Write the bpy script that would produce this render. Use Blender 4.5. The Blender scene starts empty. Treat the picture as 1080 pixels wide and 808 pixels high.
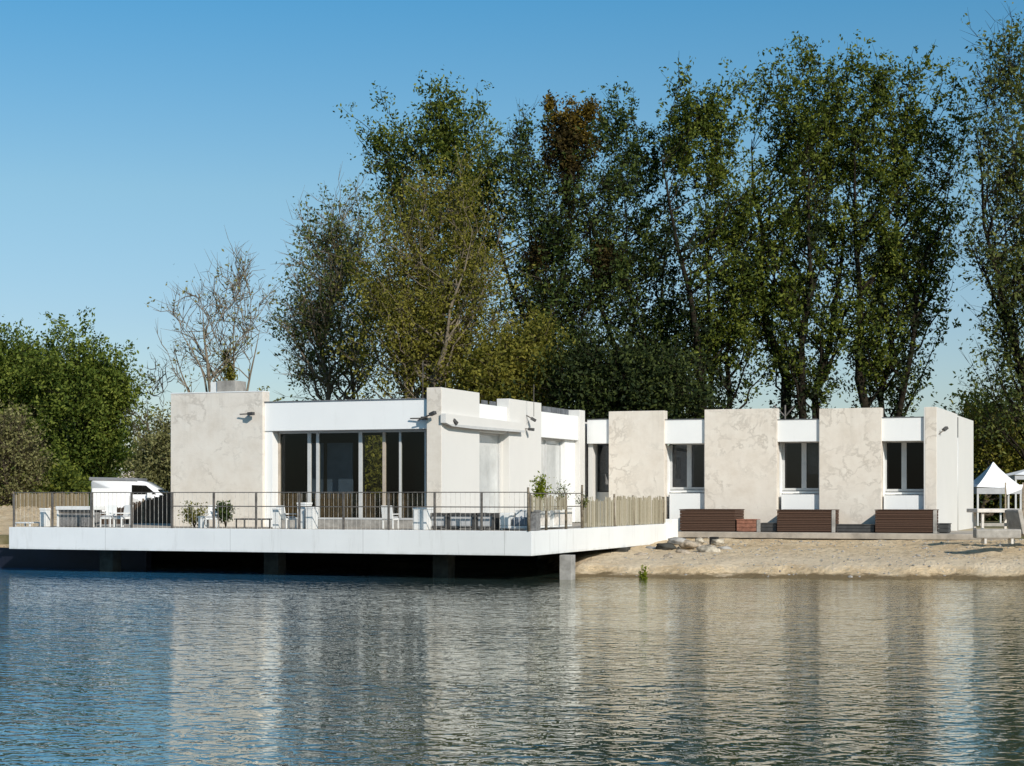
import bpy, bmesh, math, random
import numpy as np
from mathutils import Vector, Matrix
random.seed(7); rng = np.random.default_rng(11)
sc = bpy.context.scene; COL = sc.collection; R = math.radians

# ------------------------------------------------------------------ frame
# world axes: +X runs along the lake front to the right, +Y goes inland, z=0 is the water
CAM = (17.13, -45.68, 2.42); FX = 1834.0; HY = 522.0
RT = (.932, .3616); FW = (-.3616, .932)
def WP(px, Y, z=0.0):                       # column of the photo at depth Y
    X = (px-540)/FX*Y
    return Vector((CAM[0]+X*RT[0]+Y*FW[0], CAM[1]+X*RT[1]+Y*FW[1], z))
def U(px, v):
    a = (px-540)/FX; Y = (v-CAM[1])/(a*RT[1]+FW[1]); return CAM[0]+(a*RT[0]+FW[0])*Y
def V(px, u):
    a = (px-540)/FX; Y = (u-CAM[0])/(a*RT[0]+FW[0]); return CAM[1]+(a*RT[1]+FW[1])*Y
def DEP(u, v): return (u-CAM[0])*FW[0]+(v-CAM[1])*FW[1]
def Z(py, u, v): return CAM[2]-(py-HY)*DEP(u, v)/FX
def ZY(py, Y): return CAM[2]-(py-HY)*Y/FX

# ------------------------------------------------------------------ materials
class MatB:
    def __init__(s, name):
        s.m = bpy.data.materials.new(name); s.m.use_nodes = True
        s.nt = s.m.node_tree; s.nt.nodes.clear()
        s.out = s.n('ShaderNodeOutputMaterial')
    def n(s, t, **kw):
        nd = s.nt.nodes.new(t)
        for k, v in kw.items(): setattr(nd, k, v)
        return nd
    def l(s, a, b): s.nt.links.new(a, b)
    def coord(s, kind='Object', scale=(1,1,1)):
        tc = s.n('ShaderNodeTexCoord'); mp = s.n('ShaderNodeMapping'); mp.inputs['Scale'].default_value = scale
        s.l(tc.outputs[kind], mp.inputs['Vector']); return mp.outputs['Vector']
    def noise(s, vec, scale, detail=4, rough=.55, dist=0):
        nd = s.n('ShaderNodeTexNoise'); nd.inputs['Scale'].default_value = scale
        nd.inputs['Detail'].default_value = detail; nd.inputs['Roughness'].default_value = rough
        nd.inputs['Distortion'].default_value = dist
        s.l(vec, nd.inputs['Vector']); return nd.outputs['Fac']
    def ramp(s, fac, stops):
        nd = s.n('ShaderNodeValToRGB'); e = nd.color_ramp.elements
        while len(e) < len(stops): e.new(.5)
        for k, (p, c) in enumerate(stops):
            e[k].position = p; e[k].color = (*c, 1) if len(c) == 3 else c
        s.l(fac, nd.inputs['Fac']); return nd.outputs['Color']
    def mix(s, fac, a, b, mode='MIX'):
        nd = s.n('ShaderNodeMix', data_type='RGBA', blend_type=mode)
        for val, sock in ((fac, nd.inputs[0]), (a, nd.inputs[6]), (b, nd.inputs[7])):
            if hasattr(val, 'is_linked'): s.l(val, sock)
            elif isinstance(val, (int, float)): sock.default_value = val
            else: sock.default_value = (*val, 1)
        return nd.outputs[2]
    def math(s, op, a, b=0.0, clamp=False):
        nd = s.n('ShaderNodeMath', operation=op, use_clamp=clamp)
        for val, sock in ((a, nd.inputs[0]), (b, nd.inputs[1])):
            if hasattr(val, 'is_linked'): s.l(val, sock)
            else: sock.default_value = val
        return nd.outputs[0]
    def bsdf(s, color, rough=.8, metal=0, bump=None, bstr=.3, bdist=.02, spec=.5, alpha=None):
        b = s.n('ShaderNodeBsdfPrincipled')
        if hasattr(color, 'is_linked'): s.l(color, b.inputs['Base Color'])
        else: b.inputs['Base Color'].default_value = (*color, 1)
        if hasattr(rough, 'is_linked'): s.l(rough, b.inputs['Roughness'])
        else: b.inputs['Roughness'].default_value = rough
        b.inputs['Metallic'].default_value = metal; b.inputs['Specular IOR Level'].default_value = spec
        if bump is not None:
            bp = s.n('ShaderNodeBump'); bp.inputs['Strength'].default_value = bstr; bp.inputs['Distance'].default_value = bdist
            s.l(bump, bp.inputs['Height']); s.l(bp.outputs[0], b.inputs['Normal'])
        s.l(b.outputs[0], s.out.inputs['Surface']); return b

def simple(name, c, rough=.7, metal=0, var=.12, scale=3, spec=.4, bstr=.15):
    b = MatB(name); v = b.coord()
    f = b.noise(v, scale, 6, .65)
    d = tuple(x*(1-var*2) for x in c); e = tuple(min(1, x*(1+var)) for x in c)
    b.bsdf(b.ramp(f, [(.3, d), (.7, e)]), rough, metal, b.noise(v, scale*12, 3), bstr, .01, spec)
    return b.m

M = {}
def make_white(name, base, stain=.5, streak=.35, joint=False):
    b = MatB(name); v = b.coord(); vs = b.coord('Object', (2.2, 2.2, .25))
    f1 = b.noise(v, .6, 5, .6); f2 = b.noise(vs, 1.5 if joint else 3.0, 6, .75)
    c = b.ramp(f1, [(.25, tuple(x*(1-.12*stain) for x in base)), (.7, base)])
    st = b.math('MULTIPLY', b.math('SUBTRACT', f2, .55 if joint else .56, True), 3.2*streak, True)
    c = b.mix(st, c, tuple(x*.62*k for x, k in zip(base, (1, .98, .93))))
    if joint:
        sp = b.n('ShaderNodeSeparateXYZ'); b.l(v, sp.inputs[0])
        for ax, per in (('X', 4.43), ('Y', 4.77)):
            fr = b.math('FRACT', b.math('DIVIDE', b.math('ADD', sp.outputs[ax], 40.7), per))
            c = b.mix(b.math('MULTIPLY', b.math('LESS_THAN', fr, .0035), .5), c, (.22, .21, .19))
        low = b.math('MULTIPLY', b.ramp(sp.outputs['Z'], [(.70, (1,1,1)), (.80, (0,0,0))]), b.ramp(b.noise(vs, 1.3, 5, .7), [(.4, (0,0,0)), (.7, (.55,.55,.55))]))
        c = b.mix(low, c, (.34, .34, .28))
    b.bsdf(c, .75, 0, b.noise(v, 35, 3), .12, .01, .25)
    return b.m
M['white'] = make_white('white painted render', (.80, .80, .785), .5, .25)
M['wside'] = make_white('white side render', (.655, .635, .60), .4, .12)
M['deck'] = make_white('white painted concrete fascia', (.76, .76, .745), .8, .8, True)

def make_stone():
    b = MatB('veined pale stone cladding'); v = b.coord('Object', (1, 1, 1.15))
    w = b.noise(v, .9, 3, .5)
    vec = b.n('ShaderNodeVectorMath', operation='ADD')
    nc = b.n('ShaderNodeTexNoise'); nc.inputs['Scale'].default_value = 1.1; nc.inputs['Detail'].default_value = 5
    b.l(v, nc.inputs['Vector']); b.l(v, vec.inputs[0])
    sc_ = b.n('ShaderNodeVectorMath', operation='SCALE'); sc_.inputs['Scale'].default_value = .9
    b.l(nc.outputs['Color'], sc_.inputs[0]); b.l(sc_.outputs[0], vec.inputs[1])
    vn = b.n('ShaderNodeTexNoise'); vn.inputs['Scale'].default_value = 1.3; vn.inputs['Detail'].default_value = 7; vn.inputs['Roughness'].default_value = .6
    b.l(vec.outputs[0], vn.inputs['Vector'])
    d = b.math('ABSOLUTE', b.math('SUBTRACT', vn.outputs['Fac'], .5))
    vein = b.math('SUBTRACT', 1.0, b.math('MULTIPLY', d, 22.0), True)
    vein = b.math('MULTIPLY', vein, b.ramp(b.noise(v, .8, 3), [(.42, (0,0,0)), (.62, (1,1,1))]))
    blot = b.noise(v, 1.6, 7, .68)
    base = b.ramp(blot, [(.25, (.615, .545, .46)), (.5, (.695, .63, .548)), (.75, (.74, .685, .605))])
    base = b.mix(b.math('MULTIPLY', vein, .55), base, (.36, .31, .255))
    sp = b.math('MULTIPLY', b.math('SUBTRACT', b.noise(v, 9, 6, .75), .6, True), 2.0, True)
    base = b.mix(sp, base, (.42, .39, .34))
    vz = b.coord('Object', (3.0, 3.0, .12)); spz = b.n('ShaderNodeSeparateXYZ'); b.l(v, spz.inputs[0])
    rain = b.math('MULTIPLY', b.ramp(b.noise(vz, 2.2, 6, .7), [(.5, (0,0,0)), (.72, (1,1,1))]), b.ramp(b.math('MULTIPLY', spz.outputs['Z'], .1), [(.46, (.05,.05,.05)), (.66, (.32,.32,.32))]))
    base = b.mix(rain, base, (.40, .355, .295))
    b.bsdf(base, .7, 0, b.noise(v, 22, 6, .7), .3, .015, .25)
    return b.m
M['stone'] = make_stone()
M['frame'] = simple('grey aluminium', (.52, .52, .51), .45, 0, .06)
M['beige'] = simple('beige post', (.45, .38, .31), .6)
M['dark'] = simple('dark metal', (.045, .043, .042), .5, 0, .2)
M['rail'] = simple('weathered steel railing', (.13, .115, .10), .5, 0, .3, 8)
M['baluster'] = simple('pale cane', (.62, .58, .52), .8, 0, .3, 6)
M['drift'] = simple('driftwood', (.20, .165, .12), .9, 0, .35, 9, .2, .5)
M['roof'] = simple('grey roofing felt', (.16, .165, .175), .7, 0, .25)
M['conc'] = simple('bare concrete', (.36, .34, .31), .9, 0, .25, 2.5, .2, .5)
M['concd'] = simple('shade dark concrete', (.055, .053, .045), .9, 0, .3, 2.5, .2, .5)  # concrete with the terrace's shade put into its colour, also on some stones
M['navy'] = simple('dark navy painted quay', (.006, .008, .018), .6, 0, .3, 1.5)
M['black'] = simple('black shade', (.012, .012, .012), .9)
M['wood_in'] = simple('brown interior timber', (.46, .29, .18), .6, 0, .3, 5)
M['curtain'] = simple('slate blue blind', (.20, .27, .44), .8, 0, .12, 2)
M['floor_in'] = simple('interior floor', (.16, .14, .12), .5)
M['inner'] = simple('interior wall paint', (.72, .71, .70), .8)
M['furn_w'] = simple('white plastic', (.74, .74, .72), .5, 0, .05)
M['furn_g'] = simple('grey weave', (.22, .215, .21), .9, 0, .25, 14, .2, .6)
M['furn_d'] = simple('dark grey frame', (.06, .058, .056), .6, 0, .2)
M['cush'] = simple('pale grey cushion', (.45, .455, .46), .95, 0, .1, 5, .1)
M['taupe'] = simple('taupe outdoor fabric', (.38, .35, .31), .95, 0, .15, 5, .1, .3)
M['cushb'] = simple('blue grey cushion', (.22, .25, .29), .95, 0, .1, 5, .1)
M['tent'] = simple('white tent canvas', (.80, .80, .80), .8, 0, .04, 2)
M['valance'] = simple('grey tent valance', (.42, .42, .43), .85, 0, .1)
M['terra'] = simple('faded brick', (.30, .135, .09), .9, 0, .25, 6, .2, .5)
M['paint_w'] = simple('white vehicle paint', (.80, .80, .80), .25, 0, .02, 2, .5, 0)
M['rubber'] = simple('tyre rubber', (.02, .02, .02), .9)
M['grey_rack'] = simple('grey awning casing', (.20, .205, .215), .5)
M['tile'] = simple('pale roof tiles', (.46, .41, .37), .9, 0, .2, 3)
M['wall_b'] = simple('cream house wall', (.62, .56, .47), .9)
M['table_w'] = simple('whitewashed wood', (.66, .61, .55), .8, 0, .12, 6, .2, .4)
M['rockp'] = simple('weathered limestone', (.47, .41, .32), .95, 0, .4, 5, .1, 1.0)
M['rope'] = simple('bleached wood', (.40, .33, .25), .9, 0, .3, 8, .2, .4)

def slat_mat(name, c1, c2, n, axis=2, rough=.85):
    b = MatB(name); v = b.coord()
    wv = b.n('ShaderNodeTexWave', wave_type='BANDS', bands_direction='XYZ'[axis]); wv.inputs['Scale'].default_value = n
    wv.inputs['Distortion'].default_value = .6; wv.inputs['Detail'].default_value = 3
    b.l(v, wv.inputs['Vector'])
    c = b.ramp(b.math('ADD', b.math('MULTIPLY', wv.outputs['Fac'], .6), b.math('MULTIPLY', b.noise(v, 14, 4, .7), .5)), [(.2, c1), (.85, c2)])
    b.bsdf(c, rough, 0, wv.outputs['Fac'], .5, .02, .2); return b.m
M['brownwood'] = slat_mat('dark brown slatted wood', (.045, .025, .017), (.10, .058, .040), 5)
M['reed'] = slat_mat('pale reed screen', (.20, .17, .11), (.50, .45, .34), 7, 1)
M['reedd'] = slat_mat('tan brushwood fence', (.10, .08, .045), (.26, .21, .13), 5, 0)
M['brush'] = slat_mat('brown brushwood', (.035, .024, .016), (.15, .10, .07), 4, 0)

def make_glass(name, tint, alpha, rough=.02):
    b = MatB(name)
    tr = b.n('ShaderNodeBsdfTransparent'); tr.inputs[0].default_value = (*tint, 1)
    gl = b.n('ShaderNodeBsdfGlossy'); gl.inputs['Roughness'].default_value = rough; gl.inputs[0].default_value = (.9, .95, 1, 1)
    fr = b.n('ShaderNodeFresnel'); fr.inputs[0].default_value = 1.5
    v = b.coord(); bp = b.n('ShaderNodeBump'); bp.inputs['Strength'].default_value = .05; bp.inputs['Distance'].default_value = .05
    b.l(b.noise(v, .9, 2), bp.inputs['Height']); b.l(bp.outputs[0], gl.inputs['Normal'])
    mx = b.n('ShaderNodeMixShader'); b.l(b.math('MULTIPLY', fr.outputs[0], alpha), mx.inputs[0])
    b.l(tr.outputs[0], mx.inputs[1]); b.l(gl.outputs[0], mx.inputs[2]); b.l(mx.outputs[0], b.out.inputs['Surface']); return b.m
M['glass'] = make_glass('tinted window glass', (.72, .74, .70), .40)
M['glassd'] = make_glass('dark window glass', (.10, .105, .11), .45)
M['glassm'] = make_glass('smoked window glass', (.55, .56, .57), .8)
M['paleglass'] = simple('pale opaque glass', (.56, .565, .55), .12, 0, .12, 1.2, .6, 0)  # opaque pale grey panes of the side glazing
M['glassr'] = make_glass('clear railing glass', (.86, .89, .87), .8)

def make_leaf(name, cols, trans=.45):
    b = MatB(name)
    g = b.n('ShaderNodeNewGeometry'); v = b.coord()
    rnd = g.outputs['Random Per Island']
    f = b.math('ADD', b.math('MULTIPLY', rnd, .55), b.math('MULTIPLY', b.noise(v, .55, 3, .6), .6))
    k = [.15+.75*i/(len(cols)-1) for i in range(len(cols))]
    c = b.ramp(f, list(zip(k, cols)))
    d = b.n('ShaderNodeBsdfPrincipled'); b.l(c, d.inputs['Base Color']); d.inputs['Roughness'].default_value = .6; d.inputs['Specular IOR Level'].default_value = .12
    t = b.n('ShaderNodeBsdfTranslucent'); b.l(b.mix(1.0, c, (1.0, 1.0, .45), 'MULTIPLY'), t.inputs[0])
    mx = b.n('ShaderNodeMixShader'); mx.inputs[0].default_value = trans
    b.l(d.outputs[0], mx.inputs[1]); b.l(t.outputs[0], mx.inputs[2]); b.l(mx.outputs[0], b.out.inputs['Surface']); return b.m
LF = {
 'dark':  make_leaf('dark poplar leaves', [(.012,.028,.012), (.042,.068,.020), (.15,.185,.042)], .42),
 'shade': make_leaf('shaded bush leaves', [(.008,.016,.006), (.024,.036,.012), (.08,.10,.025)], .25),
 'core':  make_leaf('inner shade ivy leaves', [(.006,.010,.005), (.014,.022,.009), (.03,.042,.014)], .15),
 'rust':  make_leaf('dark rusty foliage', [(.014,.012,.005), (.035,.026,.008), (.08,.055,.012)], .2),
 'mid':   make_leaf('green poplar leaves', [(.017,.034,.009), (.076,.106,.020), (.25,.275,.045)], .45),
 'teal':  make_leaf('grey green airy leaves', [(.030,.050,.020), (.095,.125,.040), (.25,.26,.075)], .5),
 'olive': make_leaf('olive gold leaves', [(.06,.068,.014), (.19,.185,.036), (.36,.32,.065)], .5),
 'gold':  make_leaf('rusty gold foliage', [(.03,.022,.006), (.10,.068,.012), (.24,.165,.025)], .35),
 'lush':  make_leaf('lush green leaves', [(.022,.042,.008), (.105,.150,.026), (.27,.31,.06)], .45),
 'dry':   make_leaf('dry olive twigs and leaves', [(.07,.075,.028), (.19,.185,.075), (.33,.315,.14)], .35),
 'sparse':make_leaf('sparse yellow green leaves', [(.10,.10,.04), (.20,.19,.07), (.32,.30,.11)], .4),
 'bright':make_leaf('bright yellow green leaves', [(.10,.13,.01), (.22,.26,.02), (.32,.36,.04)], .45),
}
M['bark'] = simple('dark bark', (.024, .019, .013), .95, 0, .4, 4, .1, .8)
M['barkp'] = simple('pale bark', (.20, .165, .12), .95, 0, .35, 4, .1, .8)
M['barkm'] = simple('brown bark', (.10, .08, .055), .95, 0, .35, 4, .1, .8)

def make_sand():
    b = MatB('sandy bank'); v = b.coord(); g = b.n('ShaderNodeNewGeometry')
    sep = b.n('ShaderNodeSeparateXYZ'); b.l(g.outputs['Position'], sep.inputs[0])
    f = b.noise(v, .8, 8, .7); f2 = b.noise(v, 5, 7, .75)
    c = b.ramp(f, [(.3, (.60, .43, .25)), (.5, (.80, .61, .38)), (.7, (.86, .70, .49))])
    c = b.mix(b.ramp(f2, [(.48, (0,0,0)), (.74, (.8,.8,.8))]), c, (.26, .185, .10))
    c = b.mix(b.ramp(b.noise(v, 14, 4, .8), [(.60, (0,0,0)), (.70, (.8,.8,.8))]), c, (.13, .10, .06))
    h = b.math('ADD', sep.outputs['Z'], b.math('MULTIPLY', b.math('SUBTRACT', f, .5), .5))
    wet = b.ramp(b.math('MULTIPLY', h, 1.0), [(.06, (1,1,1)), (.13, (0,0,0))])
    c = b.mix(wet, c, (.23, .165, .085))
    pale = b.ramp(b.math('ADD', h, b.math('MULTIPLY', b.math('SUBTRACT', f2, .5), .8)), [(.22, (0,0,0)), (.36, (.6,.6,.6)), (.5, (.45,.45,.45)), (.66, (0,0,0))])
    c = b.mix(pale, c, (.82, .69, .52))
    b.bsdf(c, .92, 0, b.math('ADD', b.math('MULTIPLY', f2, 1.5), b.math('MULTIPLY', f, 2)), 1.0, .12, .2); return b.m
M['sand'] = make_sand()
def make_land():
    b = MatB('inland ground'); v = b.coord()
    f = b.noise(v, .15, 8, .65)
    c = b.ramp(f, [(.36, (.07, .085, .03)), (.48, (.16, .14, .07)), (.58, (.38, .32, .22))])
    b.bsdf(c, .95, 0, b.noise(v, 3, 6), .5, .05, .1); return b.m
M['land'] = make_land()
M['pave'] = simple('pale concrete paving', (.40, .355, .30), .9, 0, .2, 1.5, .2, .4)

def make_water():
    b = MatB('rippled pond water')
    g = b.n('ShaderNodeNewGeometry')
    def height(off):
        ad = b.n('ShaderNodeVectorMath', operation='ADD'); b.l(g.outputs['Position'], ad.inputs[0]); ad.inputs[1].default_value = (*off, 0)
        mp = b.n('ShaderNodeMapping'); mp.inputs['Rotation'].default_value = (0, 0, R(-24)); mp.inputs['Scale'].default_value = (1.1, 1.15, 1)
        b.l(ad.outputs[0], mp.inputs['Vector'])
        n1 = b.noise(mp.outputs[0], 3.3, 4, .52, .8)
        mp2 = b.n('ShaderNodeMapping'); mp2.inputs['Rotation'].default_value = (0, 0, R(-10)); mp2.inputs['Scale'].default_value = (.6, 1.0, 1)
        b.l(ad.outputs[0], mp2.inputs['Vector'])
        n2 = b.noise(mp2.outputs[0], .75, 2, .5, .2)
        return b.math('ADD', b.math('MULTIPLY', n1, A1), b.math('MULTIPLY', n2, A2))
    A1, A2 = .036, .032
    e = .03
    pt = b.n('ShaderNodeMapping'); pt.inputs['Scale'].default_value = (.05, .14, 1); b.l(g.outputs['Position'], pt.inputs['Vector'])
    patch = b.ramp(b.noise(pt.outputs[0], 1.6, 4, .6), [(.35, (.62,.62,.62)), (.62, (1.15,1.15,1.15))])
    h0 = height((0, 0)); hx = height((e, 0)); hy = height((0, e))
    sx = b.math('MULTIPLY', b.math('MULTIPLY', b.math('SUBTRACT', h0, hx), 1/e), patch); sy = b.math('MULTIPLY', b.math('MULTIPLY', b.math('SUBTRACT', h0, hy), 1/e), patch)
    # ripples travel inland: slopes across the wind are gentler than along it
    ra, fa = (.932, .3616), (-.3616, .932)
    sr = b.math('MULTIPLY', b.math('ADD', b.math('MULTIPLY', sx, ra[0]), b.math('MULTIPLY', sy, ra[1])), .30)
    sf = b.math('MULTIPLY', b.math('ADD', b.math('MULTIPLY', sx, fa[0]), b.math('MULTIPLY', sy, fa[1])), 1.0)
    sx = b.math('ADD', b.math('MULTIPLY', sr, ra[0]), b.math('MULTIPLY', sf, fa[0]))
    sy = b.math('ADD', b.math('MULTIPLY', sr, ra[1]), b.math('MULTIPLY', sf, fa[1]))
    cb = b.n('ShaderNodeCombineXYZ'); b.l(sx, cb.inputs[0]); b.l(sy, cb.inputs[1]); cb.inputs[2].default_value = 1
    nm = b.n('ShaderNodeVectorMath', operation='NORMALIZE'); b.l(cb.outputs[0], nm.inputs[0])
    df = b.n('ShaderNodeBsdfDiffuse'); df.inputs[0].default_value = (.035, .052, .042, 1)
    gl = b.n('ShaderNodeBsdfGlossy'); gl.inputs['Roughness'].default_value = .05; gl.inputs[0].default_value = (1, 1, .94, 1)
    fr = b.n('ShaderNodeFresnel'); fr.inputs[0].default_value = 2.0
    for q in (df, gl, fr): b.l(nm.outputs[0], q.inputs['Normal'])
    # sky reflection painted into the diffuse colour on the left, olive tint to the right
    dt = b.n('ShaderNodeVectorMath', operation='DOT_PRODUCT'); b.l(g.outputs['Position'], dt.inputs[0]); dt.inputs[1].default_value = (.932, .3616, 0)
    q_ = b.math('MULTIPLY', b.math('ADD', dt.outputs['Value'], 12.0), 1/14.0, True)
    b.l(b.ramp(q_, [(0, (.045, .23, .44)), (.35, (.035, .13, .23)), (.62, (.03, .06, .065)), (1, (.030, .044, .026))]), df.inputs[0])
    mx = b.n('ShaderNodeMixShader'); b.l(b.math('ADD', b.math('MULTIPLY', fr.outputs[0], .8), .2), mx.inputs[0]); b.l(df.outputs[0], mx.inputs[1]); b.l(gl.outputs[0], mx.inputs[2])
    b.l(mx.outputs[0], b.out.inputs['Surface']); return b.m
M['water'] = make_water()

# ------------------------------------------------------------------ mesh helpers
class MB:
    def __init__(s): s.bm = bmesh.new()
    def box(s, x0, x1, y0, y1, z0, z1, bev=0, mat=None):
        x0, x1 = sorted((x0, x1)); y0, y1 = sorted((y0, y1)); z0, z1 = sorted((z0, z1))
        vs = [s.bm.verts.new(p) for p in ((x0,y0,z0),(x1,y0,z0),(x1,y1,z0),(x0,y1,z0),(x0,y0,z1),(x1,y0,z1),(x1,y1,z1),(x0,y1,z1))]
        fs = [s.bm.faces.new([vs[i] for i in f]) for f in ((3,2,1,0),(4,5,6,7),(0,1,5,4),(1,2,6,5),(2,3,7,6),(3,0,4,7))]
        if mat is not None:
            for v in vs: v.co = mat @ v.co
        if bev:
            es = list({e for f in fs for e in f.edges})
            bmesh.ops.bevel(s.bm, geom=es, offset=bev, segments=2, affect='EDGES', profile=.6)
        return s
    def poly_prism(s, pts, y0, y1, axis='y'):
        def P(a, b, y): return (a, y, b) if axis == 'y' else (y, a, b) if axis == 'x' else (a, b, y)
        n = len(pts)
        v0 = [s.bm.verts.new(P(a, b, y0)) for a, b in pts]; v1 = [s.bm.verts.new(P(a, b, y1)) for a, b in pts]
        s.bm.faces.new(v0); s.bm.faces.new(v1[::-1])
        for i in range(n): s.bm.faces.new((v0[i], v0[(i+1)%n], v1[(i+1)%n], v1[i]))
        bmesh.ops.recalc_face_normals(s.bm, faces=s.bm.faces)
        return s
    def tube(s, pts, rad, seg=8, cap=True):
        pts = [Vector(p) for p in pts]; rad = rad if hasattr(rad, '__len__') else [rad]*len(pts)
        rings = []
        for i, p in enumerate(pts):
            t = (pts[min(i+1, len(pts)-1)]-pts[max(i-1, 0)]).normalized()
            a = Vector((0,0,1)) if abs(t.z) < .9 else Vector((1,0,0))
            n1 = t.cross(a).normalized(); n2 = t.cross(n1)
            rings.append([s.bm.verts.new(p+(n1*math.cos(2*math.pi*k/seg)+n2*math.sin(2*math.pi*k/seg))*rad[i]) for k in range(seg)])
        for a, b in zip(rings, rings[1:]):
            for k in range(seg): s.bm.faces.new((a[k], a[(k+1)%seg], b[(k+1)%seg], b[k]))
        if cap: s.bm.faces.new(rings[0][::-1]); s.bm.faces.new(rings[-1])
        return s
    def obj(s, name, mat, parent=None, smooth=False):
        me = bpy.data.meshes.new(name); s.bm.normal_update(); s.bm.to_mesh(me); s.bm.free()
        return link(name, me, mat, parent, smooth)
def link(name, me, mat, parent=None, smooth=False):
    o = bpy.data.objects.new(name, me); COL.objects.link(o); me.materials.append(mat)
    if smooth: me.polygons.foreach_set('use_smooth', [True]*len(me.polygons))
    if parent is not None:
        o.parent = parent; o.matrix_parent_inverse = Matrix.LocRotScale(parent.location, parent.rotation_euler, None).inverted() if getattr(parent, 'type', '') == 'EMPTY' and parent.parent is None else Matrix()
    return o
def thing(name, label, cat, loc=(0,0,0), rz=0, group=None):
    o = bpy.data.objects.new(name, None); COL.objects.link(o); o.empty_display_size = .2
    o.location = loc; o.rotation_euler = (0, 0, rz); tag(o, label, cat, group); return o
def tag(o, label, cat, group=None, kind=None):
    if label: o['label'] = label
    if cat: o['category'] = cat
    if group: o['group'] = group
    if kind: o['kind'] = kind
    return o
def local(o, parent):       # parts modelled around the thing's own origin
    o.matrix_parent_inverse = Matrix(); return o
def copy_thing(src, loc, rz=None, label=None):
    c = src.copy(); COL.objects.link(c); c.location = loc
    if rz is not None: c.rotation_euler = (0, 0, rz)
    if label: c['label'] = label
    for ch in [o for o in bpy.data.objects if o.parent == src]:
        d = ch.copy(); COL.objects.link(d); d.parent = c
        for g in [o for o in bpy.data.objects if o.parent == ch]:
            e = g.copy(); COL.objects.link(e); e.parent = d
    return c

# ------------------------------------------------------------------ setting: water, terrain
def sheet(name, pts, mat, kind='structure'):
    me = bpy.data.meshes.new(name); me.from_pydata(pts, [], [list(range(len(pts)))]); me.update()
    o = link(name, me, mat); o['kind'] = kind; return o
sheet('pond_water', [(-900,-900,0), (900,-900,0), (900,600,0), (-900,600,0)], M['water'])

GZ = 1.05
def shore_v(u):      # line where the bank meets the water
    if u > 0.2: return 2.6+.26*u+.25*math.sin(u*1.3)+.15*math.sin(u*3.1) if u < 30 else 10.4+.02*(u-30)
    return 2.6+(0.2-u)*2.2
def fbm(u, v):
    return (math.sin(u*.9+1.3*math.sin(v*.7))*math.cos(v*1.1+.8*math.sin(u*.5))*.5+math.sin(u*2.3+v*1.7)*.25+math.sin(u*5.1-v*3.7+2*math.sin(u))*.13+math.sin(u*9.3+v*8.1)*.07)
def bank_z(u, v):
    s = shore_v(u); d = v-s
    if d < 0: return max(-1.2, d*.25)-.0
    top = 14.4; L = max(.8, top-s)
    t = min(1, d/L)
    ds = max(0, d-.75-.2*math.sin(u*1.7)-.12*math.sin(u*4.3))
    shelf = .07*min(1, d/.7)+.13*min(1, ds/.14)+.10*min(1, ds/1.2)
    prof = shelf+(.86-.30)*(t**.85)
    right = max(0, min(1, (u-8)/5)); prof = prof*(1-right)+(shelf+.66*min(1, (t*1.7))**.9)*right
    return prof+(.06*fbm(u*1.2, v*1.2)+.035*fbm(u*4.1+3, v*4.7)+.02*fbm(u*9.7, v*8.3+2))*min(1, d*1.0)*(1 if t < 1 else .25)
us = np.concatenate([np.arange(-10, 24, .22), np.arange(24, 120, 4)]); vs_ = np.concatenate([np.arange(-3, 14.9, .18)])
pts = []; 
for v in vs_:
    for u in us: pts.append((u, v, bank_z(u, v)))
nu = len(us); faces = [(j*nu+i, j*nu+i+1, (j+1)*nu+i+1, (j+1)*nu+i) for j in range(len(vs_)-1) for i in range(nu-1)]
me = bpy.data.meshes.new('sandy_bank'); me.from_pydata(pts, [], faces); me.update()
o = link('sandy_bank', me, M['sand'], None, True); o['kind'] = 'structure'

# inland ground: level land behind the pond, with the dark quay wall along its left edge
land = bmesh.new()
lp = [(-900, 2.3), (-14.2, 2.3), (-14.2, 9.5), (-9.9, 9.5), (-9.9, 14.6), (900, 14.6), (900, 900), (-900, 900)]
vt = [land.verts.new((a, b, GZ if b > 10 or a < -14 else .5)) for a, b in lp]
for w in vt: w.co.z = .60
land.faces.new(vt)
me = bpy.data.meshes.new('ground_base'); land.to_mesh(me); land.free(); o = link('ground', me, M['land']); o['kind'] = 'structure'
# raised garden ground behind and left of the terrace
g = bmesh.new()
for poly in ([(-900, 3.2), (-17.9, 3.2), (-17.9, 14.9), (-4, 14.9), (-4, 20), (9.4, 20), (9.4, 15.0), (900, 15.0), (900, 900), (-900, 900)],):
    top = [g.verts.new((a, b, GZ)) for a, b in poly]; bot = [g.verts.new((a, b, .4)) for a, b in poly]
    g.faces.new(top)
    for i in range(len(poly)): g.faces.new((bot[i], bot[(i+1)%len(poly)], top[(i+1)%len(poly)], top[i]))
bmesh.ops.recalc_face_normals(g, faces=g.faces)
me = bpy.data.meshes.new('garden_ground'); g.to_mesh(me); g.free(); o = link('garden_ground', me, M['land']); o['kind'] = 'structure'
# pale strip of sand left of the terrace
sheet('sand_path', [(-60, 3.6, GZ+.006), (-18.1, 3.6, GZ+.006), (-18.1, 12, GZ+.006), (-60, 20, GZ+.006)], M['sand'])

# quay wall in the shade under the terrace
qw = thing('quay_wall', 'dark navy painted quay wall under the left end of the terrace', 'wall', (-25, 1.0, 0))
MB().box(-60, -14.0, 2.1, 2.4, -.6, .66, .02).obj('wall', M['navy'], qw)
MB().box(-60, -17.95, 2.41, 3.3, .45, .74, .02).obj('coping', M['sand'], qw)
MB().box(-14.2, -9.7, 9.3, 9.6, -.6, .60).obj('wall', M['black'], qw)  # inner wall, coloured black for the darkness under the terrace

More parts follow.
